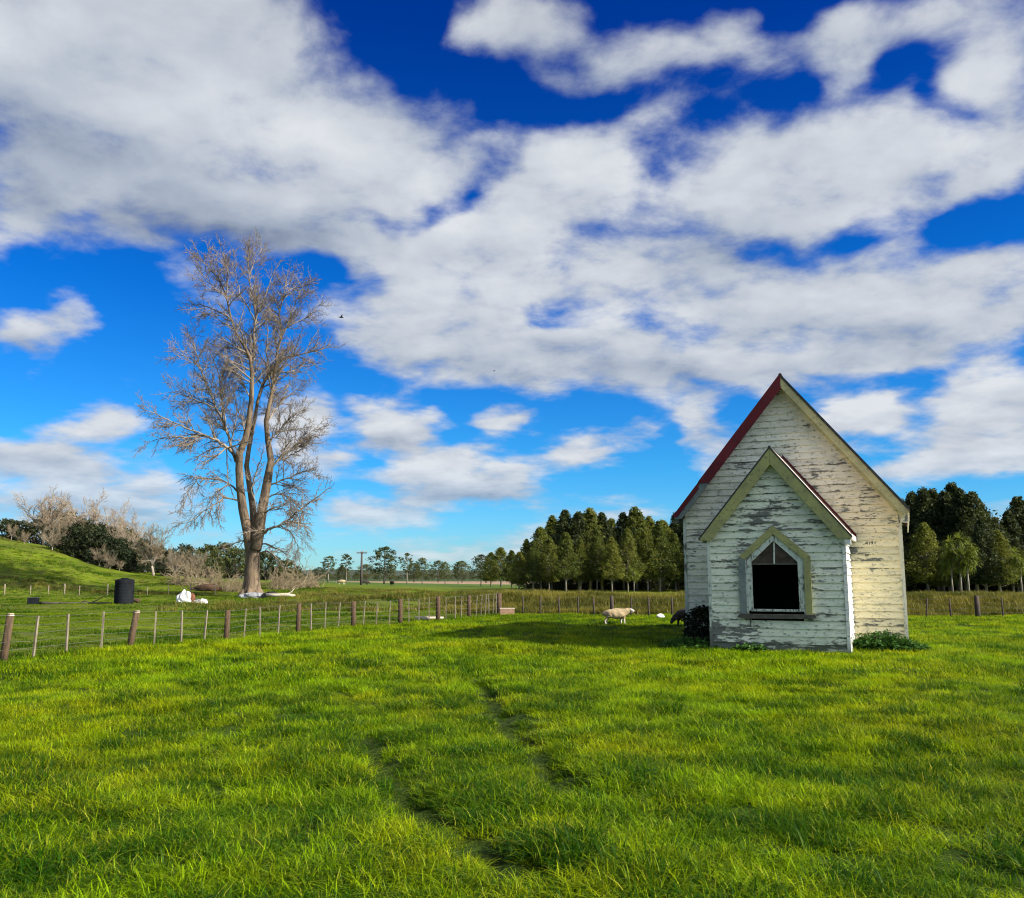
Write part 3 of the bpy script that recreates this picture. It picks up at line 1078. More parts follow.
def church_build():
    c = church
    # roof lines
    MS, MA = 1.24, 6.28           # main slope, apex height (outer roof surface)
    PS, PA = 1.235, 4.33
    mroof = lambda u: MA - .13 - MS * abs(u - MC)
    proof = lambda u: PA - .11 - PS * abs(u - PC)
    fm, fp = front_map(DM), front_map(0)

    # main front wall
    mb = MB()
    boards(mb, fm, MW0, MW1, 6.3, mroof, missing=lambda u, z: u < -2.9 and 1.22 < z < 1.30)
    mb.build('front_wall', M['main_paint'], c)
    # main side and back walls
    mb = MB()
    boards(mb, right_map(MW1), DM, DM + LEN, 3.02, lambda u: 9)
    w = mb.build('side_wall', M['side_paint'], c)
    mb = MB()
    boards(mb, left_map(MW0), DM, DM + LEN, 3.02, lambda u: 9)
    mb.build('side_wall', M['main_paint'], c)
    mb = MB()
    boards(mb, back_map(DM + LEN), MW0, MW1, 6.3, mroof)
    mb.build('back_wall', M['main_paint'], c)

    # porch walls
    def hole(za, zb):
        if zb < .80 or za > 2.40:
            return None
        zm = max(za, 1.90)
        if zm > 2.36:
            return None
        hw = .56 * max(0.02, (2.42 - zm) / .52) if zm > 1.90 else .56
        return (-1.385 - hw, -1.385 + hw)
    mb = MB()
    boards(mb, fp, PW0, PW1, 4.5, proof, hole=hole, jit=.008)
    mb.build('porch_wall', M['porch_paint'], c)
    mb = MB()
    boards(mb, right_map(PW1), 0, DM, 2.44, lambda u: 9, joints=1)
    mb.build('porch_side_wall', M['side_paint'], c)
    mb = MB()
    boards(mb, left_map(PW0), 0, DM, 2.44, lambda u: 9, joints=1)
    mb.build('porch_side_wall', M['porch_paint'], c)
    # near-black floor and lining painting the porch's inner shade (seen through the broken window)
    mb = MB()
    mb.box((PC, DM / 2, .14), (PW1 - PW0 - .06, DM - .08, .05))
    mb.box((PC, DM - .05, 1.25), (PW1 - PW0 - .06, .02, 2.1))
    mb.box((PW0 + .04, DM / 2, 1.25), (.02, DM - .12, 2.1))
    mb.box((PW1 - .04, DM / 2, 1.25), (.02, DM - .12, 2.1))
    mb.build('porch_lining', M['painted_dark'], c)

    # corrugated roofs
    def roof(name, uc, apex, slope, half, y0, y1, mats, thick=.035):
        mb = MB()
        cosn = 1 / math.hypot(1, slope)
        for sgn in (-1, 1):
            n = int((y1 - y0) / .019)
            ys = [y0 + (y1 - y0) * i / n for i in range(n + 1)]
            top, bot = [], []
            for i, yy in enumerate(ys):
                off = .009 * math.sin(i * PI / 2)
                nx, nz = sgn * slope * cosn, cosn
                e = half
                A = (uc + nx * off * 1, yy, apex + nz * off)
                Bp = (uc + sgn * e + nx * off, yy, apex - slope * e + nz * off)
                top.append((A, Bp))
                k = thick
                bot.append(((uc, yy, apex - k / cosn), (uc + sgn * e - nx * k, yy, apex - slope * e - nz * k)))
            vs, fs = [], []
            for (a, b), (a2, b2) in zip(top, bot):
                vs += [a, b, a2, b2]
            for i in range(n):
                q = i * 4
                f = [(q, q + 1, q + 5, q + 4), (q + 2, q + 6, q + 7, q + 3), (q + 1, q + 3, q + 7, q + 5)]
                fs += f
            fs += [(0, 2, 3, 1), (n * 4, n * 4 + 1, n * 4 + 3, n * 4 + 2)]
            mb.poly(vs, fs)
        return mb.build(name, mats, c)
    yb = DM - .27
    mroofo = roof('roof', MC, MA, MS, 2.605, yb - .02, DM + LEN + .25, M['roof_iron'])
    proofo = roof('porch_roof', PC, PA, PS, 1.56, -.185, DM - .001, M['porch_iron'])
    # ridge caps
    mb = MB()
    mb.tube([(MC, yb - .03, MA + .005), (MC, DM + LEN + .26, MA + .005)], .04, 8)
    mb.build('ridge_cap', M['dark_edge'], mroofo)
    mb = MB()
    mb.tube([(PC, -.19, PA + .0), (PC, DM - .03, PA + .0)], .03, 8)
    mb.build('ridge_cap', M['dark_edge'], proofo)

    # barge boards of the main gable
    def barge(name, mat, uc, apex, slope, sgn, e0, e1, vtop, vbot, y, th):
        mb = MB()
        zc = apex - slope * e1 - vtop - .035
        ec = (apex - vbot - zc) / slope
        pl = [(uc + sgn * e0, apex - slope * e0 - vtop), (uc + sgn * e1, apex - slope * e1 - vtop),
              (uc + sgn * e1, zc), (uc + sgn * max(ec, e0), zc), (uc + sgn * e0, apex - slope * e0 - vbot)]
        if vbot - vtop < .1:
            pl = [(uc + sgn * e0, apex - slope * e0 - vtop), (uc + sgn * e1, apex - slope * e1 - vtop),
                  (uc + sgn * e1, apex - slope * e1 - vbot), (uc + sgn * e0, apex - slope * e0 - vbot)]
        mb.prism(pl, lambda u, o, z: (u, y - o, z), 0, th)
        return mb.build(name, mat, c)
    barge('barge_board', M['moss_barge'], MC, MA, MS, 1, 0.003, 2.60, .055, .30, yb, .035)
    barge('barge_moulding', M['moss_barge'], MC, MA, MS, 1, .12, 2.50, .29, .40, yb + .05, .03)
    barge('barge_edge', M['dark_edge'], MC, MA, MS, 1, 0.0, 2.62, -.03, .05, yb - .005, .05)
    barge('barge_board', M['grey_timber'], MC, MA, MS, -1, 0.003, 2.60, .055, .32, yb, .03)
    barge('barge_flashing', M['red_iron'], MC, MA, MS, -1, 0.0, 2.00, -.035, .33, yb - .032, .02)
    barge('barge_flashing', M['red_iron'], MC, MA, MS, -1, 1.99, 2.63, -.02, .15, yb - .030, .016)
    # soffit lining under the gable overhang
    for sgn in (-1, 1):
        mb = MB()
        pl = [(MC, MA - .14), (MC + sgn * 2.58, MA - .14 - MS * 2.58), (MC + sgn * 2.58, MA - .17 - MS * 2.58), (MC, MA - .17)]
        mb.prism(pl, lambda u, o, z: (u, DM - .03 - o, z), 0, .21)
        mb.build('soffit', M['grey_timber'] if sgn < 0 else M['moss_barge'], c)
    # boxed eave end at the right and fascia boards along the eaves
    ez = MA - MS * 2.6
    mb = MB()
    mb.box((MC + 2.50, DM - .12, ez - .18), (.14, .22, .22))
    mb.build('eave_box', M['corner_paint'], c)
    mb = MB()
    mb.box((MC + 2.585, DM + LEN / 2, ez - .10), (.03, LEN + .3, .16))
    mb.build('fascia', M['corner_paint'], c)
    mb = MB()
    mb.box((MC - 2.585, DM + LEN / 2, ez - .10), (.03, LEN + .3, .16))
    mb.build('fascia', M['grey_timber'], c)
    # porch barges
    py = -.15
    for sgn in (-1, 1):
        barge('porch_barge_board', M['moss_timber'], PC, PA, PS, sgn, 0.002, 1.545, .03, .37, py, .04)
        barge('porch_barge_edge', M['dark_edge'], PC, PA, PS, sgn, 0.0, 1.575, -.018, .028, py - .004, .045)
        mb = MB()
        pl = [(PC, PA - .13), (PC + sgn * 1.5, PA - .13 - PS * 1.5), (PC + sgn * 1.5, PA - .155 - PS * 1.5), (PC, PA - .155)]
        mb.prism(pl, lambda u, o, z: (u, -.03 - o, z), 0, .115)
        mb.build('porch_soffit', M['moss_timber'], c)
    # pale eave gutter board on the porch right slope, with its boxed end
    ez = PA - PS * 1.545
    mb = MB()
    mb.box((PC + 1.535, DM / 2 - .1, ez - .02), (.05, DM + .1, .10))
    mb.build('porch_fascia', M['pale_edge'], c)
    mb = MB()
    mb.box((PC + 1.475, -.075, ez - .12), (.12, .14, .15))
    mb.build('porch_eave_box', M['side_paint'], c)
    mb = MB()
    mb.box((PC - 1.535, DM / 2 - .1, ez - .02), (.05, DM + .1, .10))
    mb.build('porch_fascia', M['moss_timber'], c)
    # red flashing where the porch roof meets the wall
    mb = MB()
    pl = [(PC + .02, PA + .03), (PC + 1.56, PA + .03 - PS * 1.54), (PC + 1.56, PA + .10 - PS * 1.54), (PC + .02, PA + .10)]
    mb.prism(pl, fm, .03, .045)
    pl = [(PC - .02, PA + .03), (PC - 1.56, PA + .03 - PS * 1.54), (PC - 1.56, PA + .10 - PS * 1.54), (PC - .02, PA + .10)]
    mb.prism(pl, fm, .03, .045)
    mb.build('wall_flashing', M['red_iron'], proofo)

    # corner boards
    def corner(name, x, y, w, mat, h0, h1, sx, sy):
        mb = MB()
        mb.box((x + sx * .016, y - sy * .016, (h0 + h1) / 2), (w, w, h1 - h0))
        return mb.build(name, mat, c)
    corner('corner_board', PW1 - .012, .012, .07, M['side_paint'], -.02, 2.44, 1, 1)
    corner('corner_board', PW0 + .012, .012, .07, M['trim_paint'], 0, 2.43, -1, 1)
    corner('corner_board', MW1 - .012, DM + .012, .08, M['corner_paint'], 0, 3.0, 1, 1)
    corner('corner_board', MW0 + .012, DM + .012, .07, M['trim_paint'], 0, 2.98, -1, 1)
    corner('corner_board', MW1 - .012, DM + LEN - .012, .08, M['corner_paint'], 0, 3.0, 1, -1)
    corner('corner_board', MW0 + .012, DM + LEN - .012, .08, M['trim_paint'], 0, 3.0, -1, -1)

    # gothic headed window of the porch
    win = MB()
    UC = -1.385
    # white frame: outer and inner outlines
    out = [(UC - .60, .86), (UC - .60, 1.935), (UC, 2.475), (UC + .60, 1.935), (UC + .60, .86)]
    inn = [(UC - .475, .90), (UC - .475, 1.885), (UC, 2.335), (UC + .475, 1.885), (UC + .475, .90)]

    def ring(mb, a, b, y0, y1, closed=True):
        n = len(a)
        for i in range(n if closed else n - 1):
            j = (i + 1) % n
            quad = [a[i], a[j], b[j], b[i]]
            mb.prism(quad, lambda u, o, z: (u, -o, z), y0, y1)
    ring(win, out, inn, -.06, .045)
    wo = win.build('window_frame', M['trim_paint'], c)
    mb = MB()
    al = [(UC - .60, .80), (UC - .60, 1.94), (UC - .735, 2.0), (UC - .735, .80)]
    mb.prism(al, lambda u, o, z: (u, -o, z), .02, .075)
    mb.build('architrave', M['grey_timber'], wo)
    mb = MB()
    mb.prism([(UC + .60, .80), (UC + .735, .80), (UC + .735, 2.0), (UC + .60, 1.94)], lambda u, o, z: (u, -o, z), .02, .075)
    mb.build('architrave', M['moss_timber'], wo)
    mb = MB()
    mb.prism([(UC - .60, 1.942), (UC, 2.478), (UC, 2.66), (UC - .737, 2.002)], lambda u, o, z: (u, -o, z), .02, .08)
    mb.build('architrave', M['moss_timber'], wo)
    mb = MB()
    mb.prism([(UC + .60, 1.942), (UC + .737, 2.002), (UC, 2.66), (UC, 2.478)], lambda u, o, z: (u, -o, z), .02, .0795)
    mb.build('architrave', M['moss_timber'], wo)
    mb = MB()
    mb.prism([(UC - .80, .735), (UC - .70, .70), (UC + .70, .71), (UC + .81, .74), (UC + .79, .80), (UC - .74, .795)], lambda u, o, z: (u, -o, z), .0, .12)
    mb.build('sill', M['sill_timber'], wo)
    mb = MB()
    mb.box((UC, .0, .865), (1.02, .06, .035))
    mb.build('sash_rail', M['trim_paint'], wo)
    mb = MB()
    mb.box((UC, .01, 1.845), (.96, .035, .035))
    mb.build('transom', M['sill_timber'], wo)
    mb = MB()
    r = Matrix.Rotation(math.radians(2.0), 3, 'Y')
    mb.box((UC + .005, -.005, 2.08), (.03, .03, .46), r)
    mb.build('glazing_bar', M['trim_paint'], wo)
    for sgn in (-1, 1):
        mb = MB()
        mb.prism([(UC + sgn * .02, 1.86), (UC + sgn * .465, 1.86), (UC + sgn * .465, 1.90), (UC + sgn * .02, 2.31)], lambda u, o, z: (u, .015 - o, z), 0, .006)
        mb.build('pane', M['brown_pane'], wo)
    # broken stick under the sill
    mb = MB()
    mb.box((UC - .53, -.06, .63), (.03, .02, .14), Matrix.Rotation(.1, 3, 'Y'))
    mb.build('sill_bracket', M['sill_timber'], wo)
    # number scratched on a board of the front wall
    mb = MB()

    def stroke(pts, w=.013):
        for (a, b), (a2, b2) in zip(pts[:-1], pts[1:]):
            d = Vector((a2 - a, b2 - b)).normalized()
            n = Vector((-d.y, d.x)) * w / 2
            mb.face([fm(a + n.x, .0245, b + n.y), fm(a - n.x, .0245, b - n.y), fm(a2 - n.x, .0245, b2 - n.y), fm(a2 + n.x, .0245, b2 + n.y)])
    bx, bz, sc = .36, 2.285, .072
    for ch, ox in (('4', 0), ('1', .075), ('9', .115), ('1', .19)):
        if ch == '4':
            stroke([(bx + ox + .045, bz), (bx + ox + .05, bz + sc), (bx + ox, bz + .03), (bx + ox + .06, bz + .028)])
        if ch == '1':
            stroke([(bx + ox + .015, bz), (bx + ox + .025, bz + sc)])
        if ch == '9':
            stroke([(bx + ox + .03, bz), (bx + ox + .05, bz + sc), (bx + ox + .01, bz + sc - .01), (bx + ox + .012, bz + .04), (bx + ox + .045, bz + .045)])
    mb.build('painted_number', M['dark_edge'], c)
    # low plinth under the boards, shade painted as near-black
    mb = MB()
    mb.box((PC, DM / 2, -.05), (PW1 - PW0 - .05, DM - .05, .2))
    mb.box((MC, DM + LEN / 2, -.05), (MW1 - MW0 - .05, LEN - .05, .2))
    mb.build('plinth', M['painted_dark'], c)


church_build()


def ch_pt(u, y, z=0):
    """church plan coordinates to world"""
    x0 = CH.x + u * math.cos(YAW) + y * math.sin(YAW)
    y0 = CH.y - u * math.sin(YAW) + y * math.cos(YAW)
    return Vector((x0, y0, z))


# ------------------------------------------------------------------ fences
def fence_thing(name, label, posts, wires, grp=None, pmat='post_timber', wmat=True):
    """posts: list of (x, y, h, radius or None for a batten, lean) in world metres"""
    p0 = posts[0]
    root = empty(name, (p0[0], p0[1], gz(p0[0], p0[1])), 0, label, 'fence', grp)
    ox, oy, oz = root.location
    tops = []
    r = random.Random(len(posts))
    for i, (x, y, h, rad, lean, cap) in enumerate(posts):
        z = gz(x, y)
        lx, ly = lean
        top = (x - ox + lx, y - oy + ly, z - oz + h)
        base = (x - ox - lx * .3, y - oy - ly * .3, z - oz - .25)
        mid = tuple((a + b) / 2 + r.uniform(-.008, .008) for a, b in zip(base, top))
        mb = MB()
        if rad:
            mb.tube([base, mid, top], [rad * 1.06, rad, rad * .93], 9)
            o = mb.build('post', M[pmat], root, True)
            if cap:
                cb = MB()
                cb.tube([(top[0], top[1], top[2] - .035), (top[0], top[1], top[2] + .010)], [rad * 1.0, rad * .8], 9)
                cb.build('post_cap', M['white_cap'], o)
        else:
            v = Vector(top) - Vector(base)
            rot = v.to_track_quat('Z', 'Y').to_matrix() @ Matrix.Rotation(r.uniform(-.3, .3), 3, 'Z')
            mb.box((Vector(top) + Vector(base)) / 2, (.045, .032, v.length), rot)
            mb.build('batten', M['batten_timber' if pmat == 'post_timber' else pmat], root)
        tops.append((top, base, h))
    for w in wires:
        mb = MB()
        pts = []
        for (top, base, h) in tops:
            f = (h * w + .25) / (h + .25)
            q = Vector(base).lerp(Vector(top), f)
            pts.append(q + Vector((0, -.02, r.uniform(-.008, .008))))
        mb.tube(pts, .0032, 4, cap=False)
        mb.build('wire', M['wire'], root)
    return root


def main_fence():
    r = random.Random(3)
    px_posts = {3: (.07, (.07, 0), 1), 130: (.072, (.10, .02), 1), 226: (.07, (.02, 0), 0), 298: (.068, (.01, 0), 0), 353: (.08, (0, 0), 0), 400: (.08, (0, 0), 0), 438: (.085, (0, 0), 0), 469: (.08, (0, 0), 0), 499: (.12, (0, 0), 0), -130: (.085, (.02, 0), 0)}
    bats = [-95, -62, -30, 33, 66, 101, 154, 181, 204, 244, 260, 278, 311, 325, 338, 363, 376, 389, 409, 419, 429, 446, 455, 461, 476, 481, 485, 489, 493, 496]
    xs = [q[0] for q in FENCE_PTS]
    ys = [q[1] for q in FENCE_PTS]
    hs = [q[2] for q in FENCE_PTS]
    items = []
    for px in sorted(list(px_posts) + bats):
        yb = np.interp(px, xs, ys)
        x, y = flat_pt(px, yb)
        h = np.interp(px, xs, hs) + .10
        if px in px_posts:
            rad, lean, cap = px_posts[px]
            items.append((x, y, h + .03, rad, lean, cap))
        else:
            items.append((x, y, h + r.uniform(-.02, .03), None, (r.uniform(-.03, .05), 0), 0))
    fence_thing('wire_fence', 'long post and batten wire fence running from left foreground to the corner post', items, (.97, .78, .6, .42, .25))


main_fence()


def back_fence():
    r = random.Random(8)
    items = []
    for px, rad in ((523, .035), (540, .04), (559, .04), (578, .035), (594, .04), (612, .085), (631, .035), (649, .045), (672, .045), (700, .085), (735, .04), (770, .04), (800, .085), (835, .04), (870, .04), (900, .085), (926, .03), (951, .035), (978, .10), (1003, .03), (1040, .04), (1085, .09)):
        yb = np.interp(px, (500, 690, 975, 1090), (613.5, 615.5, 617.5, 618))
        x, y = flat_pt(px, yb)
        lean = (.09, 0) if px == 926 else (r.uniform(-.02, .03), 0)
        items.append((x, y, .78 if rad < .08 else .86, rad, lean, 0))
    fence_thing('wire_fence', 'dark post fence along the rough grass bank behind the sheep and the church', items, (.95, .7, .45, .22), pmat='dark_post')


back_fence()


def hill_fence():
    items = []
    for px in (-40, -18, 4, 30, 48, 64, 79, 107, 147, 168, 190, 215):
        x, y = gpt(px, 597, 69 + .02 * (px)).xy
        rad = .06 if px in (4, 64, 107) else .04
        items.append((x, y, .85 if rad > .05 else .7, rad, (0, 0), 0))
    fence_thing('wire_fence', 'thin pale post fence along the foot of the green hill at left', items, (.9, .55), pmat='batten_timber')


hill_fence()

# concrete trough by the corner post
tp = gpt(507, 613, 38.2)
tr = empty('water_trough', (tp.x, tp.y, tp.z), .1, 'low reddish concrete trough with pale rim beside the fence corner post', 'trough')
mb = MB()
for (cx, cy, sx, sy) in ((0, -.22, .78, .06), (0, .22, .78, .06), (-.36, 0, .06, .38), (.36, 0, .06, .38)):
    mb.box((cx, cy, .17), (sx, sy, .34))
mb.box((0, 0, .06), (.66, .38, .08))
mb.build('basin', M['concrete'], tr)
mb = MB()
for (cx, cy, sx, sy) in ((0, -.22, .82, .08), (0, .22, .82, .08), (-.36, 0, .09, .36), (.36, 0, .09, .36)):
    mb.box((cx, cy, .36), (sx, sy, .035))
mb.build('rim', M['pale_rim'], tr)
tr.scale = (.76, .76, .8)


# ------------------------------------------------------------------ bare trees
class Bare:
    def __init__(self, seed, tips=3, twig_r=.011):
        self.r = random.Random(seed)
        self.twig_r = twig_r
        self.tips = tips

    def wander(self, p, d, length, n, r0, r1, up=.0, wig=.22):
        """a crooked limb: list of points and radii"""
        pts, rad = [Vector(p)], [r0]
        d = Vector(d).normalized()
        st = length / n
        for i in range(n):
            d = (d + Vector((self.r.gauss(0, wig), self.r.gauss(0, wig), self.r.gauss(0, wig) + up))).normalized()
            pts.append(pts[-1] + d * st)
            rad.append(r0 + (r1 - r0) * (i + 1) / n)
        return pts, rad

    def sprout(self, mb, tw, pts, rad, level, length, every, start=.2, up=.06, spread=(.6, 1.1)):
        """side shoots along a limb, thinner at each level, twigs last"""
        seg = [(pts[i + 1] - pts[i]).length for i in range(len(pts) - 1)]
        tot = sum(seg)
        n = max(2, int(tot * (1 - start) / every))
        for k in range(n + 1):
            s = start + (1 - start) * (k + self.r.uniform(-.35, .35)) / n
            s = min(max(s, start), .995)
            if k == n:
                s = .99
            dist = s * tot
            i = 0
            while i < len(seg) - 1 and dist > seg[i]:
                dist -= seg[i]
                i += 1
            t = min(1, dist / max(seg[i], 1e-6))
            p = pts[i].lerp(pts[i + 1], t)
            r = rad[i] + (rad[i + 1] - rad[i]) * t
            d = (pts[i + 1] - pts[i]).normalized()
            ax = d.orthogonal().normalized()
            ax.rotate(Matrix.Rotation(self.r.uniform(0, 2 * PI), 3, d))
            ang = self.r.uniform(*spread) if k < n else self.r.uniform(.05, .4)
            dd = d.copy()
            dd.rotate(Matrix.Rotation(ang, 3, ax))
            L = length * (1.1 - .55 * s) * self.r.uniform(.55, 1.15)
            if level <= 0:
                q, qr = self.wander(p, dd, L, 3, min(r, self.twig_r * 1.3), self.twig_r * .55, up, .18)
                tw.tube(q, qr, 3, self.r.random(), cap=False)
            else:
                r0 = max(self.twig_r * 1.2, min(r * .62, .10 * L ** 1.0 * .22 + .012))
                q, qr = self.wander(p, dd, L, 4, r0, max(self.twig_r, r0 * .35), up, .17)
                (mb if r0 > .03 else tw).tube(q, qr, 5 if r0 > .03 else 3, self.r.random(), cap=False)
                self.sprout(mb, tw, q, qr, level - 1, L * .50, every * .62, .18, up, spread)


def big_tree():
    Z0 = 70.0
    base = gpt(251, 598.5, Z0)
    sc = Z0 / F
    root = empty('bare_tree', base, 0, 'tall bare poplar like tree with several grey stems above the rubbish', 'tree')
    T = Bare(11, twig_r=.010)

    def P(px, py, dy=0.0):
        y = Z0 + dy
        r = ray(px, py)
        return Vector((r[0] / r[1] * y, y, EYE + r[2] / r[1] * y)) - base
    # trunk and stems: pixels in the photo, width in pixels, depth offset at the end
    stems = [
        ([(251, 600, 27), (251, 595, 21), (252, 580, 16.5), (252.5, 565, 14.5), (253, 550, 15), (253, 542, 13)], 0, 0),
        ([(250.5, 552, 11), (247.5, 531, 10.2), (242.8, 509, 9.5), (240, 487, 8.6), (239, 469, 8.2), (239.5, 453, 7.8), (245, 440, 7.4), (248.6, 425, 7.0), (251.5, 399, 6.0), (252, 372, 4.8), (250, 357, 4.0), (244, 346, 3.6), (237, 334.7, 3.0), (231, 318, 2.6), (226, 295, 2.0), (219, 279, 1.3)], 0, -1.5),
        ([(254, 548, 9), (254.7, 531, 8), (252.4, 504.7, 7), (249, 482, 6.2), (246.5, 466, 5.6), (249, 448, 5.0), (254.5, 420, 4.6), (258, 400, 4.0), (263, 384, 4.0), (272.5, 366, 3.6), (283.7, 359, 3.0), (299, 354.7, 2.0), (319, 350, 1.3), (328, 347, .8)], .6, 2.5),
        ([(255.5, 550, 12), (258, 536, 12), (261.4, 513.6, 11), (264.7, 495.8, 10), (268, 478, 9.6), (271, 460, 7.8), (268, 442, 6.6), (266, 421, 5.6), (272.5, 390, 4.4), (274.8, 372.5, 3.8), (277, 354.7, 3.2), (281.4, 332.5, 2.7), (279, 314.6, 2.2), (283, 297, 1.6), (287, 277, 1.0)], -.3, 1.5),
    ]
    tk = MB()
    for pts, d0, d1 in stems:
        n = len(pts)
        q = [P(a, b, d0 + (d1 - d0) * i / (n - 1)) for i, (a, b, w) in enumerate(pts)]
        tk.tube(q, [w * sc / 2 * (.95 - (.25 * i / (n - 1) if d1 or d0 else 0)) for i, (_, _, w) in enumerate(pts)], 14, .5)
    # root flare
    for a in range(7):
        an = a * 2 * PI / 7 + .3
        d = Vector((math.cos(an), math.sin(an), 0))
        tk.tube([d * .35 + Vector((0, 0, .7)), d * .75 + Vector((0, 0, .25)), d * 1.15 + Vector((0, 0, -.1))], [.30, .25, .12], 8)
    tk.build('trunk', M['bark'], root, True)
    limbs = [
        # (points px,py,w), depth start, depth end, side-shoot length, spacing, up tendency
        ([(251.8, 385, 3.4), (253.6, 355, 3.0), (254.7, 326, 2.6), (253.6, 297, 2.0), (249, 281, 1.4), (248, 262, .9)], 0, .5, 2.3, .55, .07),
        ([(254.7, 326, 2.2), (258, 312, 1.9), (263.6, 299, 1.6), (270, 283, 1.1), (275, 270, .8)], 0, 1.5, 2.2, .55, .07),
        ([(254.5, 320, 1.8), (249, 309, 1.6), (245, 302, 1.5), (239, 292, 1.1), (236, 275, .8), (232, 262, .6)], 0, -2, 2.0, .55, .07),
        ([(281.4, 332.5, 2.0), (288, 327, 1.7), (295, 323, 1.5), (310, 317, 1.1), (316, 307, .8), (320, 300, .5)], 1, 2.5, 1.9, .5, .05),
        ([(277, 350, 1.8), (283, 335, 1.5), (292, 312, 1.2), (299, 296, .9), (303, 284, .6)], 1, 0, 2.0, .5, .06),
        ([(272, 392, 2.2), (268, 375, 1.9), (266, 352, 1.6), (268, 330, 1.2), (266, 312, .8)], .8, -2, 1.9, .55, .06),
        ([(226, 295, 1.5), (214, 288, 1.2), (204, 277, .9), (197, 268, .6)], -1.4, -2.2, 1.9, .5, .06),
        ([(231, 318, 1.8), (219, 312, 1.5), (205, 306, 1.1), (190, 304, .7)], -1.2, -.3, 1.9, .5, .04),
        ([(236.8, 458, 4.6), (231, 451, 4.2), (223.5, 444.5, 3.6), (214, 439, 3.0), (205.6, 435.6, 2.6), (187.8, 438, 1.8), (170, 436, 1.1), (152, 441, .6)], 0, -3, 2.4, .5, .0),
        ([(207, 436, 2.2), (190, 430, 1.8), (172, 422, 1.4), (158, 415, .9), (146, 410, .6)], -1.8, -3.5, 2.2, .5, .01),
        ([(236, 462, 3.8), (231, 447, 3.4), (225.8, 428, 3.0), (216.9, 410, 2.5), (210, 390, 2.1), (201, 370, 1.6), (192, 359, 1.2), (174.5, 350, .6)], 0, -2, 2.4, .5, .04),
        ([(225.5, 426, 2.2), (222, 400, 1.8), (220, 381, 1.5), (214, 362, 1.1), (210, 345, .7)], -.8, .8, 2.1, .5, .06),
        ([(214.6, 408, 1.8), (200, 402, 1.5), (186, 396, 1.1), (168, 392, .7)], -1, -2.6, 2.2, .5, .02),
        ([(201, 370, 1.3), (196, 352, 1.0), (193, 335, .7)], -1.6, -.5, 2.0, .5, .05),
        ([(241, 494, 2.6), (229, 484, 2.2), (214.6, 479, 1.9), (196.7, 478, 1.4), (188, 492, 1.0), (183, 509, .6)], 0, -1.6, 1.8, .5, -.10),
        ([(243, 500, 2.2), (223.5, 498, 1.8), (210, 508, 1.3), (192, 520, 1.0), (174, 527, .5)], 0, -2.5, 1.7, .5, -.10),
        ([(229, 484, 1.4), (216, 492, 1.1), (207, 506, .8), (203, 522, .5)], -1, -1.8, 1.5, .5, -.12),
        ([(225.7, 446.7, 1.5), (227, 465, 1.4), (229, 484.6, 1.2), (234.6, 498, .8)], -.6, -.6, .8, 1.2, -.1),
        ([(257, 540, 4.0), (262, 534, 3.6), (270, 529, 3.2), (279, 526, 2.8), (294.8, 513.6, 2.1), (312.6, 500, 1.4), (330, 486.8, .7)], 0, -1.5, 1.9, .6, .02),
        ([(259, 552, 2.6), (266, 551, 2.2), (272.5, 553.7, 1.7), (281.4, 565, .9)], 0, -1, 1.2, .7, -.05),
        ([(258, 546, 2.2), (265.8, 543.7, 1.9), (279, 549, 1.4), (288, 556, .8)], 0, .8, 1.3, .6, -.06),
        ([(247, 540, 2.0), (240, 541, 1.7), (232.4, 544.8, 1.3), (222, 552, .7)], 0, -.5, 1.2, .6, -.06),
        ([(268, 470, 3.0), (280, 458, 2.4), (293, 447, 1.8), (308, 436, 1.2), (318, 426, .7)], .6, 1.5, 2.2, .42, .03),
        ([(268, 446, 2.6), (277, 432, 2.0), (288, 420, 1.5), (300, 410, .9)], .6, 0, 2.1, .42, .04),
        ([(266, 425, 2.2), (274, 410, 1.8), (285, 398, 1.3), (298, 388, .8)], .6, 2.5, 2.0, .45, .05),
        ([(267, 487, 2.4), (281, 480, 1.9), (296, 474, 1.4), (312, 470, .8)], .4, 0, 2.2, .42, .0),
        ([(265, 498, 2.2), (277, 494, 1.8), (290, 497, 1.3), (302, 510, .9), (306, 528, .6)], .2, 1.5, 1.9, .45, -.08),
        ([(281, 526, 1.4), (290, 532, 1.1), (298, 545, .8), (300, 562, .5)], -.6, 0, 1.6, .45, -.1),
        ([(262, 515, 2.0), (272, 508, 1.6), (284, 509, 1.2), (292, 522, .8)], 0, -1.5, 1.8, .45, -.06),
        ([(247, 445, 2.0), (243, 425, 1.7), (236, 405, 1.3), (232, 385, .9)], 0, 2, 2.0, .5, .06),
        ([(220, 281, 1.4), (211, 270, 1.1), (203, 262, .8), (198, 254, .5)], -1.4, -.6, 2.0, .45, .06),
        ([(226, 297, 1.5), (228, 280, 1.2), (226, 264, .9), (222, 252, .5)], -1.4, -2.5, 2.0, .45, .07),
        ([(249, 282, 1.4), (252, 268, 1.1), (256, 256, .8), (262, 248, .5)], .4, 1.5, 2.0, .45, .07),
        ([(283, 297, 1.4), (294, 290, 1.1), (304, 286, .8), (313, 284, .5)], 1.4, .4, 2.0, .45, .05),
        ([(276, 372, 2.0), (290, 372, 1.5), (303, 366, 1.0), (316, 364, .6)], .8, 2.2, 2.0, .45, .04),
        ([(252, 400, 2.0), (244, 386, 1.6), (236, 372, 1.2), (226, 362, .8)], 0, 1.8, 2.0, .5, .05),
        ([(254, 505, 2.0), (251, 488, 1.7), (257, 470, 1.3), (262, 455, .9)], 0, -2, 1.6, .6, .05),
        ([(249, 357, 1.8), (241, 352, 1.4), (228, 347, 1.0), (214, 345, .6)], -.2, 1.2, 1.8, .5, .03),
    ]
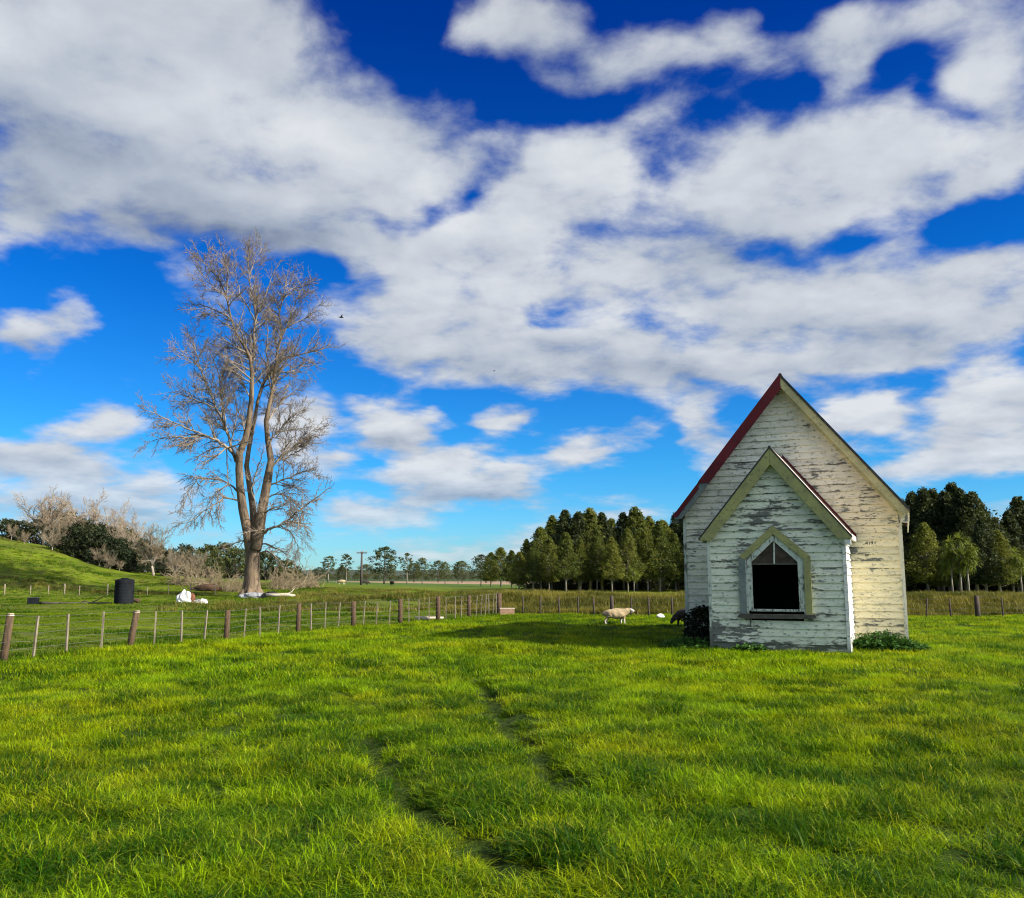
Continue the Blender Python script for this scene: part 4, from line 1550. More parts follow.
    for pts, d0, d1, L, ev, up in limbs:
        n = len(pts)
        q, rr = [], []
        for i in range(n):
            q.append(P(pts[i][0], pts[i][1], d0 + (d1 - d0) * i / (n - 1)))
            rr.append(pts[i][2] * sc / 2 * .82)
        # refine with small crooks
        q2, r2 = [q[0]], [rr[0]]
        for i in range(n - 1):
            for k in range(1, 4):
                t = k / 3
                j = Vector((T.r.gauss(0, .05), T.r.gauss(0, .09), T.r.gauss(0, .05))) if k < 3 else Vector()
                q2.append(q[i].lerp(q[i + 1], t) + j)
                r2.append(rr[i] + (rr[i + 1] - rr[i]) * t)
        mb, tw = MB(), Twigs()
        mb.tube(q2, r2, 7, .5)
        T.sprout(mb, tw, q2, r2, 2, L * 1.15, ev * .47, .15, up, (.45, 1.1))
        b = mb.build('branch', M['limb_bark'], root, True)
        tag(tw.build('twigs', M['twig'], b), kind='stuff')
    # shoots straight from the upper stems
    for pts, d0, d1 in stems[1:]:
        n = len(pts)
        h = n // 2
        q = [P(a, b, d0 + (d1 - d0) * i / (n - 1)) for i, (a, b, w) in enumerate(pts)][h:]
        rr = [w * sc / 2 for _, _, w in pts][h:]
        mb, tw = MB(), Twigs()
        T.sprout(mb, tw, q, rr, 2, 2.8, .28, .1, .06, (.5, 1.1))
        b = mb.build('branch', M['limb_bark'], root, True)
        tag(tw.build('twigs', M['twig'], b), kind='stuff')


big_tree()


def bare_tree(seed, h, spread=.5, stems=4, twig='twig', trunk='pale_trunk', low=.2, lvl=2, every=.62, twr=.013):
    """smaller winter tree: returns an unlinked (trunk mesh, crown mesh) pair"""
    T = Bare(seed, twig_r=twr)
    tk, tw = MB(), Twigs()
    p, r = T.wander((0, 0, -.1), (0, 0, 1), h * low + .1, 4, h * .028, h * .021, .1, .08)
    tk.tube(p, r, 8)
    for k in range(stems):
        a = 2 * PI * k / stems * 1.618 + T.r.uniform(-.4, .4)
        sp_ = spread * (.25 + .95 * k / stems)
        d = Vector((math.cos(a) * sp_, math.sin(a) * sp_, 1)).normalized()
        q, qr = T.wander(p[-1], d, h * (1 - low) * T.r.uniform(.80, .95), 6, h * .013, h * .003, .03, .13)
        tk.tube(q, qr, 6)
        T.sprout(tk, tw, q, qr, lvl, h * .25, h * .034 * every / .75, .12, .06, (.45, 1.1))
    return tk.mesh('trunk', M[trunk], True), tw.mesh('crown', M[twig])


# ------------------------------------------------------------------ leafy trees
def leaves_mesh(name, mat, centers, crad, nleaf, size, seed, droop=.0, aspect=.5):
    r = np.random.default_rng(seed)
    C = np.repeat(np.asarray(centers, float), nleaf, axis=0)
    R = np.repeat(np.asarray(crad, float), nleaf)
    n = len(C)
    off = r.normal(size=(n, 3))
    off /= np.linalg.norm(off, axis=1)[:, None]
    off *= (r.random(n) ** .5)[:, None] * R[:, None]
    off[:, 2] *= .7
    P = C + off
    a = r.normal(size=(n, 3)) + off / (R[:, None] + 1e-6) * .6
    a[:, 2] += -droop
    a /= np.linalg.norm(a, axis=1)[:, None]
    b = np.cross(a, r.normal(size=(n, 3)))
    b /= np.linalg.norm(b, axis=1)[:, None]
    L = size * r.uniform(.6, 1.4, n)
    A, B = a * L[:, None], b * (L * aspect)[:, None]
    co = np.stack([P - A * .5, P + B * .5, P + A * .5, P - B * .5], 1).reshape(-1, 3)
    me = bpy.data.meshes.new(name)
    me.vertices.add(len(co))
    me.vertices.foreach_set('co', co.astype(np.float32).ravel())
    me.loops.add(n * 4)
    me.loops.foreach_set('vertex_index', np.arange(n * 4, dtype=np.int32))
    me.polygons.add(n)
    me.polygons.foreach_set('loop_start', np.arange(0, n * 4, 4, dtype=np.int32))
    me.update(calc_edges=True)
    at = me.attributes.new('tone', 'FLOAT', 'FACE')
    tn = np.repeat(r.random(len(centers)), nleaf) * .6 + r.random(n) * .4
    at.data.foreach_set('value', tn.astype(np.float32))
    me.materials.append(mat)
    return me


def conifer(seed, h=9.0, w=1.9, bare=.2, mat='conifer_leaf', trunk='pale_trunk', leaf=.26, n=230, per=16, shape='cone', lean=.0, point=.66):
    r = random.Random(seed)
    tk = MB()
    top = Vector((lean * h + r.uniform(-.1, .1), r.uniform(-.1, .1), h * .93))
    pts = [Vector((0, 0, -.2)), Vector((r.uniform(-.08, .08), r.uniform(-.08, .08), h * .3)), Vector((top.x * .5, top.y * .5, h * .6)), top]
    tk.tube(pts, [h * .017, h * .013, h * .008, h * .002], 7)
    ph = [r.uniform(0, 6.28) for _ in range(4)]
    cs, cr = [], []
    for k in range(n):
        t = r.random() ** (1.25 if shape == 'cone' else .9)
        z = h * (bare + (1 - bare) * t)
        if shape == 'cone':
            prof = (1 - t) ** point * (.55 + .45 * min(1, t / .12)) + .03
        elif shape == 'dome':
            prof = math.sqrt(max(0, 1 - (1.7 * t - .7) ** 2 if t > .41 else 1 - (.41 - t) ** 2 * 1.6)) * (.95 if t > .1 else .7) + .03
        else:
            prof = .35 + .65 * math.sin(PI * min(1, t * 1.02)) ** .7
        a = r.uniform(0, 2 * PI)
        lump = 1 + .22 * math.sin(3 * a + ph[0] + 5 * t) + .16 * math.sin(5 * a + ph[1] - 9 * t) + .12 * math.sin(2 * a + 14 * t + ph[2])
        rad = w * prof * lump * (r.uniform(.15, 1) ** .45)
        ax = pts[0].lerp(top, (z / h)) if z / h < 1 else top
        c = Vector((ax.x + rad * math.cos(a), ax.y + rad * math.sin(a), z + r.uniform(-.1, .1) - rad * .12))
        cs.append(c)
        cr.append(w * (.20 if prof > .3 else .13) * r.uniform(.7, 1.3))
        if k % 4 == 0 and rad > .4 * w:
            b0 = pts[0].lerp(top, max(.12, (z - rad * .35) / h))
            tk.tube([b0, b0.lerp(c, .6), c], [h * .004, h * .0028, h * .0012], 4, cap=False)
    for k in range(5):
        cs.append(Vector((top.x + r.uniform(-.05, .05) * w, top.y + r.uniform(-.05, .05) * w, h * (.93 + .016 * k))))
        cr.append(w * .07)
    cm = leaves_mesh('crown', M[mat], cs, cr, per, leaf, seed, .25)
    return tk.mesh('trunk', M[trunk], True), cm


def put_tree(name, pair, loc, rz, sc, label, cat='tree', group=None):
    root = empty(name, loc, rz, label, cat, group)
    root.scale = sc if hasattr(sc, '__len__') else (sc, sc, sc)
    link('trunk', pair[0], root)
    link('crown', pair[1], root)
    return root


R = random.Random(77)
CONIFERS = [conifer(100 + i, 9.0, R.uniform(2.2, 2.8), R.uniform(.20, .28), n=520, per=18, point=R.uniform(.6, .95)) for i in range(6)]
DARKCON = [conifer(140 + i, 9.0, R.uniform(2.4, 3.0), R.uniform(.18, .26), mat='dark_leaf', n=520, per=18, point=R.uniform(.75, 1.05)) for i in range(4)]
DEEPCON = [conifer(150 + i, 9.0, 3.0, .01, mat='dark_leaf', n=420, per=16, leaf=.34) for i in range(3)]
FAR_DOME = [conifer(160 + i, 9.0, R.uniform(2.5, 3.2), R.uniform(.2, .32), mat='far_leaf', trunk='dark_trunk', n=170, shape='dome', leaf=.34) for i in range(4)]
FAR_TALL = [conifer(180 + i, 9.0, 1.7, .42, mat='far_leaf', trunk='pale_trunk', n=80, shape='dome', leaf=.34) for i in range(3)]

HREF = 9.0


def tree_at(pair, name, px, top, dist, label, group=None, wide=1.0, cat='tree'):
    p = gpt(px, HORIZON + 8, dist)
    h = up_z(px, top, dist) - p.z
    s = h / HREF
    return put_tree(name, pair, p, R.uniform(0, 6.28), (s * wide, s * wide, s), label, cat, group)


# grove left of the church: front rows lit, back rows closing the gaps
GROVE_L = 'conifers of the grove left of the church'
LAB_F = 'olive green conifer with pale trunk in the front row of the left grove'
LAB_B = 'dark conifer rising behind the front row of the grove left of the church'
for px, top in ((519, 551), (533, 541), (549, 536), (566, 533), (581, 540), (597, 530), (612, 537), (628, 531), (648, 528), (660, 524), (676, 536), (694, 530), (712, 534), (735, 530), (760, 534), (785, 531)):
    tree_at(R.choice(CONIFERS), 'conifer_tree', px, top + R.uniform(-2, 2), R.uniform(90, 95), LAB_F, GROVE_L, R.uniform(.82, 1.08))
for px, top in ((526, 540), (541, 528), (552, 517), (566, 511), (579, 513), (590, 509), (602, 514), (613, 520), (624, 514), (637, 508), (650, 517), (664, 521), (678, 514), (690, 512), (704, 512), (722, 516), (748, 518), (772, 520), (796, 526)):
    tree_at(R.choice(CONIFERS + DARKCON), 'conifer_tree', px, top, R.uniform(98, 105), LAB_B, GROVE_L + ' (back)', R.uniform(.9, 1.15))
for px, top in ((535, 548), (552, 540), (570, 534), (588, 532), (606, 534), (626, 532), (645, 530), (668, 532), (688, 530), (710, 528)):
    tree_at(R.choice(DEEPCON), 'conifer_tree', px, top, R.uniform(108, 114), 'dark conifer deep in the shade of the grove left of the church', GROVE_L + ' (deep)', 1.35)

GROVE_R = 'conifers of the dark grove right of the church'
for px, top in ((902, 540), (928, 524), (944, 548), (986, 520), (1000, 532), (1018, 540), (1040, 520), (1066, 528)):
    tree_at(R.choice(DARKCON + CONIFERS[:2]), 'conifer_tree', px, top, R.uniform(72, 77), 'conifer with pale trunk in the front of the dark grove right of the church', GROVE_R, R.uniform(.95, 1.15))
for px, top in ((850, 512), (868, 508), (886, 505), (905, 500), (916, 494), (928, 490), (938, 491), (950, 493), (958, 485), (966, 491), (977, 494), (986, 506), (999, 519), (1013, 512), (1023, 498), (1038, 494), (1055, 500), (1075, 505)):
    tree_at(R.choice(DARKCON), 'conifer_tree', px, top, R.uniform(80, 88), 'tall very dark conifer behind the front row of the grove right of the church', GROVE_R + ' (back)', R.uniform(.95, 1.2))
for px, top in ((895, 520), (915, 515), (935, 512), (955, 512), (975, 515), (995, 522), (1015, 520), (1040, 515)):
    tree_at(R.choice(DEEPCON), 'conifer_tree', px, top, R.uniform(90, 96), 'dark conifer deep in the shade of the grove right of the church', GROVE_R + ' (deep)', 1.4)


def cabbage(seed, h):
    r = random.Random(seed)
    tk, lf = MB(), MB()
    heads = []
    base = [Vector((0, 0, -.1)), Vector((.05, 0, h * .35)), Vector((-.03, .04, h * .6))]
    tk.tube(base, [.09, .075, .065], 7)
    for k in range(8):
        a = k * 2.4 + r.uniform(-.5, .5)
        e = base[-1] + Vector((math.cos(a) * h * .15, math.sin(a) * h * .15, h * (-.05 + .42 * k / 8)))
        tk.tube([base[-1], base[-1].lerp(e, .5) + Vector((0, 0, -.05)), e], [.07, .055, .05], 6)
        heads.append(e)
    for e in heads:
        for i in range(70):
            d = Vector((r.gauss(0, 1), r.gauss(0, 1), r.gauss(.15, .8))).normalized()
            L = h * r.uniform(.15, .21)
            s = d.cross(Vector((0, 0, 1))).normalized() * .035
            m = e + d * L * .6
            t = e + d * L + Vector((0, 0, -L * .25))
            lf.poly([e - s * .5, e + s * .5, m + s, t, m - s], [(0, 1, 2, 4), (4, 2, 3)], r.random())
    return tk.mesh('trunk', M['pale_trunk'], True), lf.mesh('crown', M['cabbage_leaf'])


CAB = [cabbage(1, 5.0), cabbage(2, 4.4)]
for i, (px, top, d, lab) in enumerate(((961, 534, 70, 'tallest yellow green cabbage tree before the dark grove right of the church'),
                                       (969, 546, 69.5, 'yellow green cabbage tree close right of the tallest one, right of the church'),
                                       (953, 549, 70.5, 'small yellow green cabbage tree close left of the tallest one, right of the church'),
                                       (1022, 548, 71, 'yellow green cabbage tree at the right edge of the photo'),
                                       (634, 566, 88, 'lone small cabbage tree with thin pale trunk before the grove left of the church'))):
    p = gpt(px, 590, d)
    h = up_z(px, top, d) - p.z
    put_tree('cabbage_tree', CAB[i % 2], p, i * 1.3, h / (5.0 if i % 2 == 0 else 4.4), lab, 'tree', 'cabbage trees along the groves')

# single trees across the plain
for pair, nm, px, top, d, wide, lab in (
        (FAR_DOME[0], 'broad_tree', 384, 547, 150, 1.35, 'broad dark dome shaped tree right of the power pole'),
        (FAR_TALL[0], 'tall_tree', 328, 556, 145, 1.6, 'dark bushy tree right of the brown brushwood beside the big bare tree'),
        (FAR_TALL[1], 'tall_tree', 346, 554, 150, 1.25, 'slim high crowned tree just left of the power pole'),
        (FAR_DOME[1], 'round_tree', 341, 566, 152, .8, 'low round dark tree at the foot of the slim tree by the power pole'),
        (FAR_TALL[2], 'tall_tree', 407, 553, 160, 1.1, 'pale trunked narrow tree right of the broad dome shaped tree'),
        (FAR_DOME[2], 'round_tree', 422, 558, 170, .95, 'round tree on a visible trunk, second right of the broad dome shaped tree'),
        (FAR_DOME[3], 'round_tree', 445, 562, 185, .95, 'small round tree left of the gap in the far tree line'),
        (FAR_DOME[0], 'round_tree', 458, 562, 190, .9, 'small round tree right of its twin in the far tree line'),
        (FAR_DOME[1], 'round_tree', 481, 555, 150, 1.05, 'round dark tree at the left end of the row leading to the grove'),
        (CONIFERS[0], 'conifer_tree', 491, 553, 140, 1.2, 'narrow conifer, second of the row leading to the grove'),
        (CONIFERS[2], 'conifer_tree', 501, 548, 135, 1.3, 'light green tree with dark trunk, third of the row leading to the grove'),
        (CONIFERS[3], 'conifer_tree', 512, 551, 120, 1.35, 'dark tree joining the left end of the grove')):
    tree_at(pair, nm, px, top, d, lab, None, wide)

# far shelter belt of dark trees on the plain
FAR_G = 'far shelter belt trees on the plain'
for i in range(60):
    px = 300 + 240 * i / 59 + R.uniform(-2, 2)
    tree_at(R.choice(FAR_DOME), 'far_tree', px, R.uniform(572.5, 576), R.uniform(420, 470), 'tiny dark tree of the far shelter belt on the plain', FAR_G, R.uniform(1.3, 1.9))
for i in range(26):
    px = -60 + 90 * i / 6 if i < 7 else 150 + 24 * (i - 7)
    tree_at(R.choice(FAR_DOME), 'far_tree', px, R.uniform(560, 568), R.uniform(250, 300), 'dark tree far behind the hill scrub', 'trees far behind the hill', R.uniform(1.3, 1.9))

# ------------------------------------------------------------------ the wooded hill on the left
BARE = [bare_tree(31, 9.0, .75, 7, twig='tan_twig', low=.2), bare_tree(32, 9.0, .95, 8, twig='tan_twig', low=.14), bare_tree(33, 9.0, .8, 7, twig='pale_twig', low=.18), bare_tree(34, 9.0, 1.0, 8, twig='pale_twig', low=.12)]
for pair, px, top, d, wide, lab in (
        (BARE[0], 41, 488, 104, 1.0, 'round bare grey tree at the left on top of the green hill'),
        (BARE[1], 83, 487, 108, .95, 'widest bare brown tree above the dark evergreen scrub on the hill'),
        (BARE[1], 110, 496, 109, .7, 'bare tree leaning right beside the widest one on the hill'),
        (BARE[0], 133, 513, 114, .8, 'small bare grey tree behind the pale one at the hill gully'),
        (BARE[2], 153, 521, 96, 1.0, 'pale bare tree with white trunk at the lower edge of the gully'),
        (BARE[3], 175, 545, 93, .9, 'low pale bare tree right of the white trunked one'),
        (BARE[2], 8, 522, 101, .8, 'low pale bare tree at the left edge on the hill'),
        (BARE[3], 22, 530, 99, .9, 'short pale bare tree below the round bare grey tree'),
        (BARE[3], 50, 525, 98, .9, 'short pale crooked bare tree on the hill brow below the dark scrub'),
        (BARE[3], 196, 548, 95, .9, 'low brown bare tree left of the big bare tree'),
        (BARE[3], 98, 544, 96.5, 1.0, 'low grey bare tree standing before the dark scrub, upper of three'),
        (BARE[3], 109, 553, 95.5, 1.0, 'low grey bare tree standing before the dark scrub, middle of three'),
        (BARE[2], 119, 560, 94.5, 1.0, 'low grey bare tree standing before the dark scrub, lowest of three'),
        (BARE[2], 62, 512, 103, .7, 'thin bare tree rising out of the left end of the dark scrub'),
        (BARE[0], 122, 520, 106, .8, 'bare tree rising out of the right end of the dark scrub'),
        (BARE[2], -30, 505, 105, 1.0, 'bare tree beyond the left edge of the hill')):
    p = gpt(px, 580, d)
    h = up_z(px, top, d) - p.z
    s = h / 9.0
    put_tree('bare_tree', pair, p, R.uniform(0, 6), (s * wide, s * wide, s), lab, 'tree')


def bush(seed, w, h, mat='dark_leaf', n=120, per=18, leaf=.22):
    r = random.Random(seed)
    cs, cr = [], []
    st = MB()
    for k in range(n):
        a = r.uniform(0, 2 * PI)
        t = r.random()
        rad = w * math.sqrt(max(.02, 1 - t * t)) * r.uniform(.2, 1) ** .5 * (1 + .2 * math.sin(3 * a + seed))
        c = Vector((rad * math.cos(a), rad * math.sin(a), h * (.08 + .88 * t)))
        cs.append(c)
        cr.append(w * .2 * r.uniform(.7, 1.3))
        if k % 5 == 0:
            st.tube([(0, 0, 0), c * .5, c], [w * .03, w * .02, w * .006], 4, cap=False)
    return st.mesh('stems', M['dark_trunk']), leaves_mesh('foliage', M[mat], cs, cr, per, leaf, seed, .1)


def put_bush(name, pair, loc, rz, sc, label, group=None, cat='bush'):
    root = empty(name, loc, rz, label, cat, group)
    root.scale = sc
    link('stems', pair[0], root)
    link('foliage', pair[1], root)
    return root


BUSH = [bush(1, 1.0, 1.6, mat='scrub_leaf', n=130, leaf=.13), bush(2, 1.0, 1.5, mat='scrub_leaf', n=130, leaf=.13), bush(3, 1.0, 1.3, mat='far_leaf', n=120, leaf=.13)]
GUL = 'evergreen scrub in the hill gully'
for px, base, top, d, w in ((72, 560, 528, 100, 2.2), (84, 562, 530, 101, 2.3), (96, 572, 532, 99, 2.4), (108, 576, 538, 98, 2.3), (118, 578, 540, 102, 2.0),
                            (80, 556, 520, 106, 2.2), (95, 560, 526, 107, 2.3), (110, 566, 530, 108, 2.2), (125, 570, 532, 109, 2.2), (140, 574, 540, 108, 2.2),
                            (60, 550, 528, 105, 1.6), (34, 548, 520, 112, 2.2), (52, 548, 512, 114, 2.0), (66, 548, 514, 114, 1.8), (18, 546, 522, 112, 2.2), (4, 544, 520, 112, 2.2),
                            (128, 578, 552, 99, 1.6), (140, 580, 556, 101, 1.6), (156, 580, 548, 110, 2.0), (170, 580, 550, 110, 2.0), (184, 580, 546, 112, 2.0), (165, 582, 562, 100, 1.3)):
    p = gpt(px, 580, d)
    h = max(.9, up_z(px, top, d) - p.z)
    put_bush('evergreen_bush', R.choice(BUSH[:2]), p, R.uniform(0, 6), (w, w, h / 1.5), 'dense dark evergreen bush in the scrub of the gully behind the water tank', GUL)
for px, top, d, w, lab in ((206, 545, 112, 2.2, 'olive evergreen bush left of the big bare tree, nearest the pale bare trees'), (222, 543, 118, 2.4, 'olive evergreen bush directly left behind the big trunk'),
                           (236, 548, 115, 2.2, 'olive evergreen bush touching the big trunk at its left'), (266, 552, 118, 2.2, 'dark evergreen bush just right behind the big trunk'), (285, 560, 120, 2.2, 'low evergreen bush behind the brown brushwood right of the big trunk')):
    p = gpt(px, 580, d)
    h = max(.9, up_z(px, top, d) - p.z)
    put_bush('evergreen_bush', BUSH[2], p, R.uniform(0, 6), (w, w, h / 1.3), lab, None)


def brush(seed, w, h, n=30):
    """brushwood: bare arching stems from the ground"""
    T = Bare(seed, twig_r=.011)
    mb, tw = MB(), Twigs()
    for k in range(n):
        a = T.r.uniform(0, 2 * PI)
        q0 = Vector((T.r.uniform(-.6, .6) * w, T.r.uniform(-.5, .5) * w, -.05))
        d = Vector((math.cos(a) * .8, math.sin(a) * .8, 1.0))
        q, qr = T.wander(q0, d, h * T.r.uniform(.6, 1.2), 5, .024, .010, -.10, .22)
        mb.tube(q, qr, 4, T.r.random(), cap=False)
        T.sprout(mb, tw, q, qr, 1, h * .45, .22, .2, -.04, (.5, 1.1))
    return mb.mesh('stems', M['pale_twig']), tw.mesh('foliage', M['pale_twig'])


BRUSH = [brush(5, 1.6, 1.7), brush(6, 1.8, 1.5)]
for i, (px, d, sx, sz, lab) in enumerate(((188, 84, 1.2, 1.5, 'heap of pale bare brushwood right of the low pale bare tree'), (214, 80, 1.3, 1.5, 'heap of pale brushwood lying close left of the big trunk'),
                                         (230, 78, 1.0, 1.1, 'pale broken brushwood touching the big trunk on its left'), (276, 82, 1.0, 1.2, 'brown brushwood nearest right of the big trunk'),
                                         (294, 84, 1.3, 1.45, 'highest heap of brown brushwood right of the big bare tree'), (312, 88, 1.2, 1.2, 'right end heap of brown brushwood before the far trees'))):
    p = gpt(px, 585, d)
    put_bush('brushwood', BRUSH[i % 2], p, i * 1.1, (sx, sx, sz), lab, None, 'brushwood')
# low grey dead branch hanging to the ground, left of the trunk
# ------------------------------------------------------------------ paddock clutter
def lump(name, mat, loc, size, label, cat, seed=1, rot=0, rough=.25, sub=2, group=None):
    bm = bmesh.new()
    bmesh.ops.create_icosphere(bm, subdivisions=sub + 1, radius=1)
    r = random.Random(seed)
    off = [r.uniform(0, 9) for _ in range(3)]
    for v in bm.verts:
        n = float(fbm(np.array([v.co.x * 1.7 + off[0] + v.co.z]), np.array([v.co.y * 1.7 + off[1] - v.co.z * 1.3]), seed, 3)[0]) - .5
        v.co *= 1 + n * rough * 3
        v.co = Vector((v.co.x * size[0], v.co.y * size[1], max(v.co.z, -.35) * size[2] + size[2] * .33))
    me = bpy.data.meshes.new(name)
    bm.to_mesh(me)
    bm.free()
    me.materials.append(M[mat])
    o = link(name, me)
    o.location = loc
    o.rotation_euler = (0, 0, rot)
    return tag(o, label, cat, group)


p = gpt(184, 605, 56)
lump('rubbish_sack', 'white_sack', p, (.46, .40, .55), 'bulging white sack at the left end of the rubbish pile near the tank', 'sack', 4, .3, .42, 3)
p = gpt(191, 605, 56.4)
lump('rusty_scrap', 'rust', p + Vector((0, 0, .12)), (.24, .22, .36), 'red brown scrap piece just behind the white sack', 'scrap', 6, .2, .3)
rr_ = random.Random(6)
for i in range(7):
    p = gpt(192.5 + i * 1.5, 605, 56.3 + rr_.uniform(-.35, .35))
    mb = MB()
    w_, d_ = rr_.uniform(.25, .5), rr_.uniform(.18, .35)
    nx = 5
    vs, fs = [], []
    for a_ in range(nx):
        for b_ in range(nx):
            vs.append((w_ * (a_ / 4 - .5), d_ * (b_ / 4 - .5), rr_.uniform(-.035, .035)))
    vs += [(x_, y_, z_ - .012) for x_, y_, z_ in vs]
    for a_ in range(nx - 1):
        for b_ in range(nx - 1):
            q_ = a_ * nx + b_
            fs += [(q_, q_ + 1, q_ + nx + 1, q_ + nx), (q_ + 25, q_ + nx + 25, q_ + nx + 26, q_ + 26)]
    mb.poly(vs, fs)
    o = mb.build('scrap_sheet', M['grey_sheet'])
    o.location = p + Vector((0, 0, .10 + rr_.uniform(0, .18)))
    o.rotation_euler = (rr_.uniform(-.9, .9), rr_.uniform(-.6, .6), rr_.uniform(0, 3))
    tag(o, 'crumpled grey sheet in the scrap heap right of the white sack', 'scrap', 'grey sheets of the scrap heap')
p = gpt(203, 605, 55.8)
lump('white_bag', 'white_sack', p, (.24, .22, .28), 'small white bag at the right end of the rubbish pile', 'bag', 9, .2, .3)
p = gpt(196, 607, 54.6)
mb = MB()
mb.box((0, 0, .08), (.95, .10, .05), Matrix.Rotation(-.22, 3, 'Y'))
mb.box((.1, .02, .13), (.5, .07, .03), Matrix.Rotation(.35, 3, 'Y'))
o = mb.build('broken_plank', M['drift'])
o.location = p
o.rotation_euler = (0, 0, .3)
tag(o, 'pale broken plank lying before the grey scrap sheets', 'plank')
p = gpt(258, 602, 66.5)
lump('tarpaulin', 'grey_sheet', p, (1.25, .5, .34), 'grey white tarpaulin bundle at the foot of the big bare tree', 'tarpaulin', 12, .05, .25, 3)
p = gpt(270, 602.5, 66)
lump('dark_bundle', 'cattle', p, (.55, .4, .32), 'small dark bundle between tarpaulin and fallen log', 'bundle', 14, .05, .3)
# fallen pale log
p = gpt(281, 603, 65)
mb = MB()
mb.tube([(-1.1, 0, .2), (-.4, .05, .14), (.4, 0, .16), (1.0, -.05, .12)], [.10, .13, .15, .08], 8)
mb.tube([(.3, 0, .2), (.7, .1, .40), (.9, .1, .62)], [.06, .04, .02], 6)
o = mb.build('fallen_log', M['drift'], None, True)
o.location = p
tag(o, 'pale fallen log on the grass right of the big bare tree', 'log')
p = gpt(470 - 40, 621, 34)
mb = MB()
mb.tube([(-.55, 0, .10), (-.1, .03, .08), (.5, 0, .10)], [.05, .065, .04], 8)
o = mb.build('fallen_log', M['drift'], None, True)
o.location = p
tag(o, 'short pale branch lying behind the wire fence posts', 'log')
# dark fallen branch across the paddock
a, b_ = gpt(40, 604, 53.5), gpt(112, 604, 53.5)
mb = MB()
T = Bare(51)
n = 14
pts = [Vector((0, 0, 0)).lerp(b_ - a, i / n) + Vector((0, T.r.uniform(-.06, .06), .07 + T.r.uniform(0, .05))) for i in range(n + 1)]
mb.tube(pts, [.09 - .05 * i / n for i in range(n + 1)], 6)
for k in (3, 5, 8, 10):
    q, qr = T.wander(pts[k], (1, .3, .4), .9, 4, .04, .015, -.1, .25)
    mb.tube(q, qr, 5)
o = mb.build('fallen_branch', M['dark_trunk'], None, True)
o.location = a
tag(o, 'long dark fallen branch on the grass left of the black tank', 'branch')
# reddish soil heaps
p = gpt(208, 590, 78)
lump('soil_heap', 'soil', p, (1.3, .7, .45), 'low brown soil heap behind the rubbish pile', 'soil heap', 21, 0, .25)
p = gpt(135, 603, 57)
lump('soil_heap', 'soil', p, (.35, .25, .18), 'small brown clod heap right of the black tank', 'soil heap', 22, 0, .35)

# black water tank
p = gpt(123.5, 604.5, 53)
tk = empty('water_tank', p, 0, 'upright black plastic water tank standing in the left paddock', 'water tank')
mb = MB()
prof = [(.50, -.03), (.53, .02), (.53, .06)]
for i in range(7):
    z = .10 + i * .185
    prof += [(.53, z), (.534, z + .03), (.534, z + .08), (.53, z + .11)]
prof += [(.53, 1.40), (.50, 1.43)]
k = 40
vs = [(r_ * math.cos(2 * PI * j / k), r_ * math.sin(2 * PI * j / k), z) for r_, z in prof for j in range(k)]
fs = [(i * k + j, i * k + (j + 1) % k, (i + 1) * k + (j + 1) % k, (i + 1) * k + j) for i in range(len(prof) - 1) for j in range(k)]
mb.poly(vs, fs)
o = mb.build('tank_body', M['tank'], tk, True)
mb = MB()
vs = [(r_ * math.cos(2 * PI * j / k), r_ * math.sin(2 * PI * j / k), z) for r_, z in ((.50, 1.425), (.40, 1.46), (.22, 1.49), (.21, 1.53), (.02, 1.54)) for j in range(k)]
fs = [(i * k + j, i * k + (j + 1) % k, (i + 1) * k + (j + 1) % k, (i + 1) * k + j) for i in range(4) for j in range(k)]
mb.poly(vs, fs)
mb.build('tank_lid', M['tank'], tk, True)
# small black tub
p = gpt(33, 604.5, 53)
tb = empty('feed_tub', p, .2, 'small low black feed tub on the grass far left of the tank', 'tub')
mb = MB()
for (cx, cy, sx, sy) in ((0, -.20, .46, .03), (0, .20, .46, .03), (-.215, 0, .03, .37), (.215, 0, .03, .37)):
    mb.box((cx, cy, .13), (sx, sy, .27))
mb.box((0, 0, .02), (.40, .37, .03))
mb.build('tub_body', M['tank'], tb)
mb = MB()
for (cx, cy, sx, sy) in ((0, -.21, .50, .05), (0, .21, .50, .05), (-.225, 0, .05, .36), (.225, 0, .05, .36)):
    mb.box((cx, cy, .275), (sx, sy, .03))
mb.build('tub_rim', M['dark_edge'], tb)
tb.scale = (1.1, 1.1, 1.5)

# power pole with crossarm
D = 118
p = gpt(361, 589, D)
h = up_z(361, 552, D) - p.z
pl = empty('power_pole', p, .15, 'wooden power pole with one crossarm among the far trees', 'power pole')
mb = MB()
mb.tube([(0, 0, -.3), (0, 0, h * .5), (0, 0, h + .05)], [.17, .15, .11], 9)
mb.build('pole', M['pole'], pl, True)
mb = MB()
mb.box((0, -.1, h - .12), (1.35, .10, .13))
mb.build('crossarm', M['pole'], pl)
for x in (-.58, -.2, .2, .58):
    mb = MB()
    mb.tube([(x, -.1, h - .05), (x, -.1, h + .06), (x, -.1, h + .12)], [.03, .05, .03], 7)
    mb.build('insulator', M['concrete'], pl)


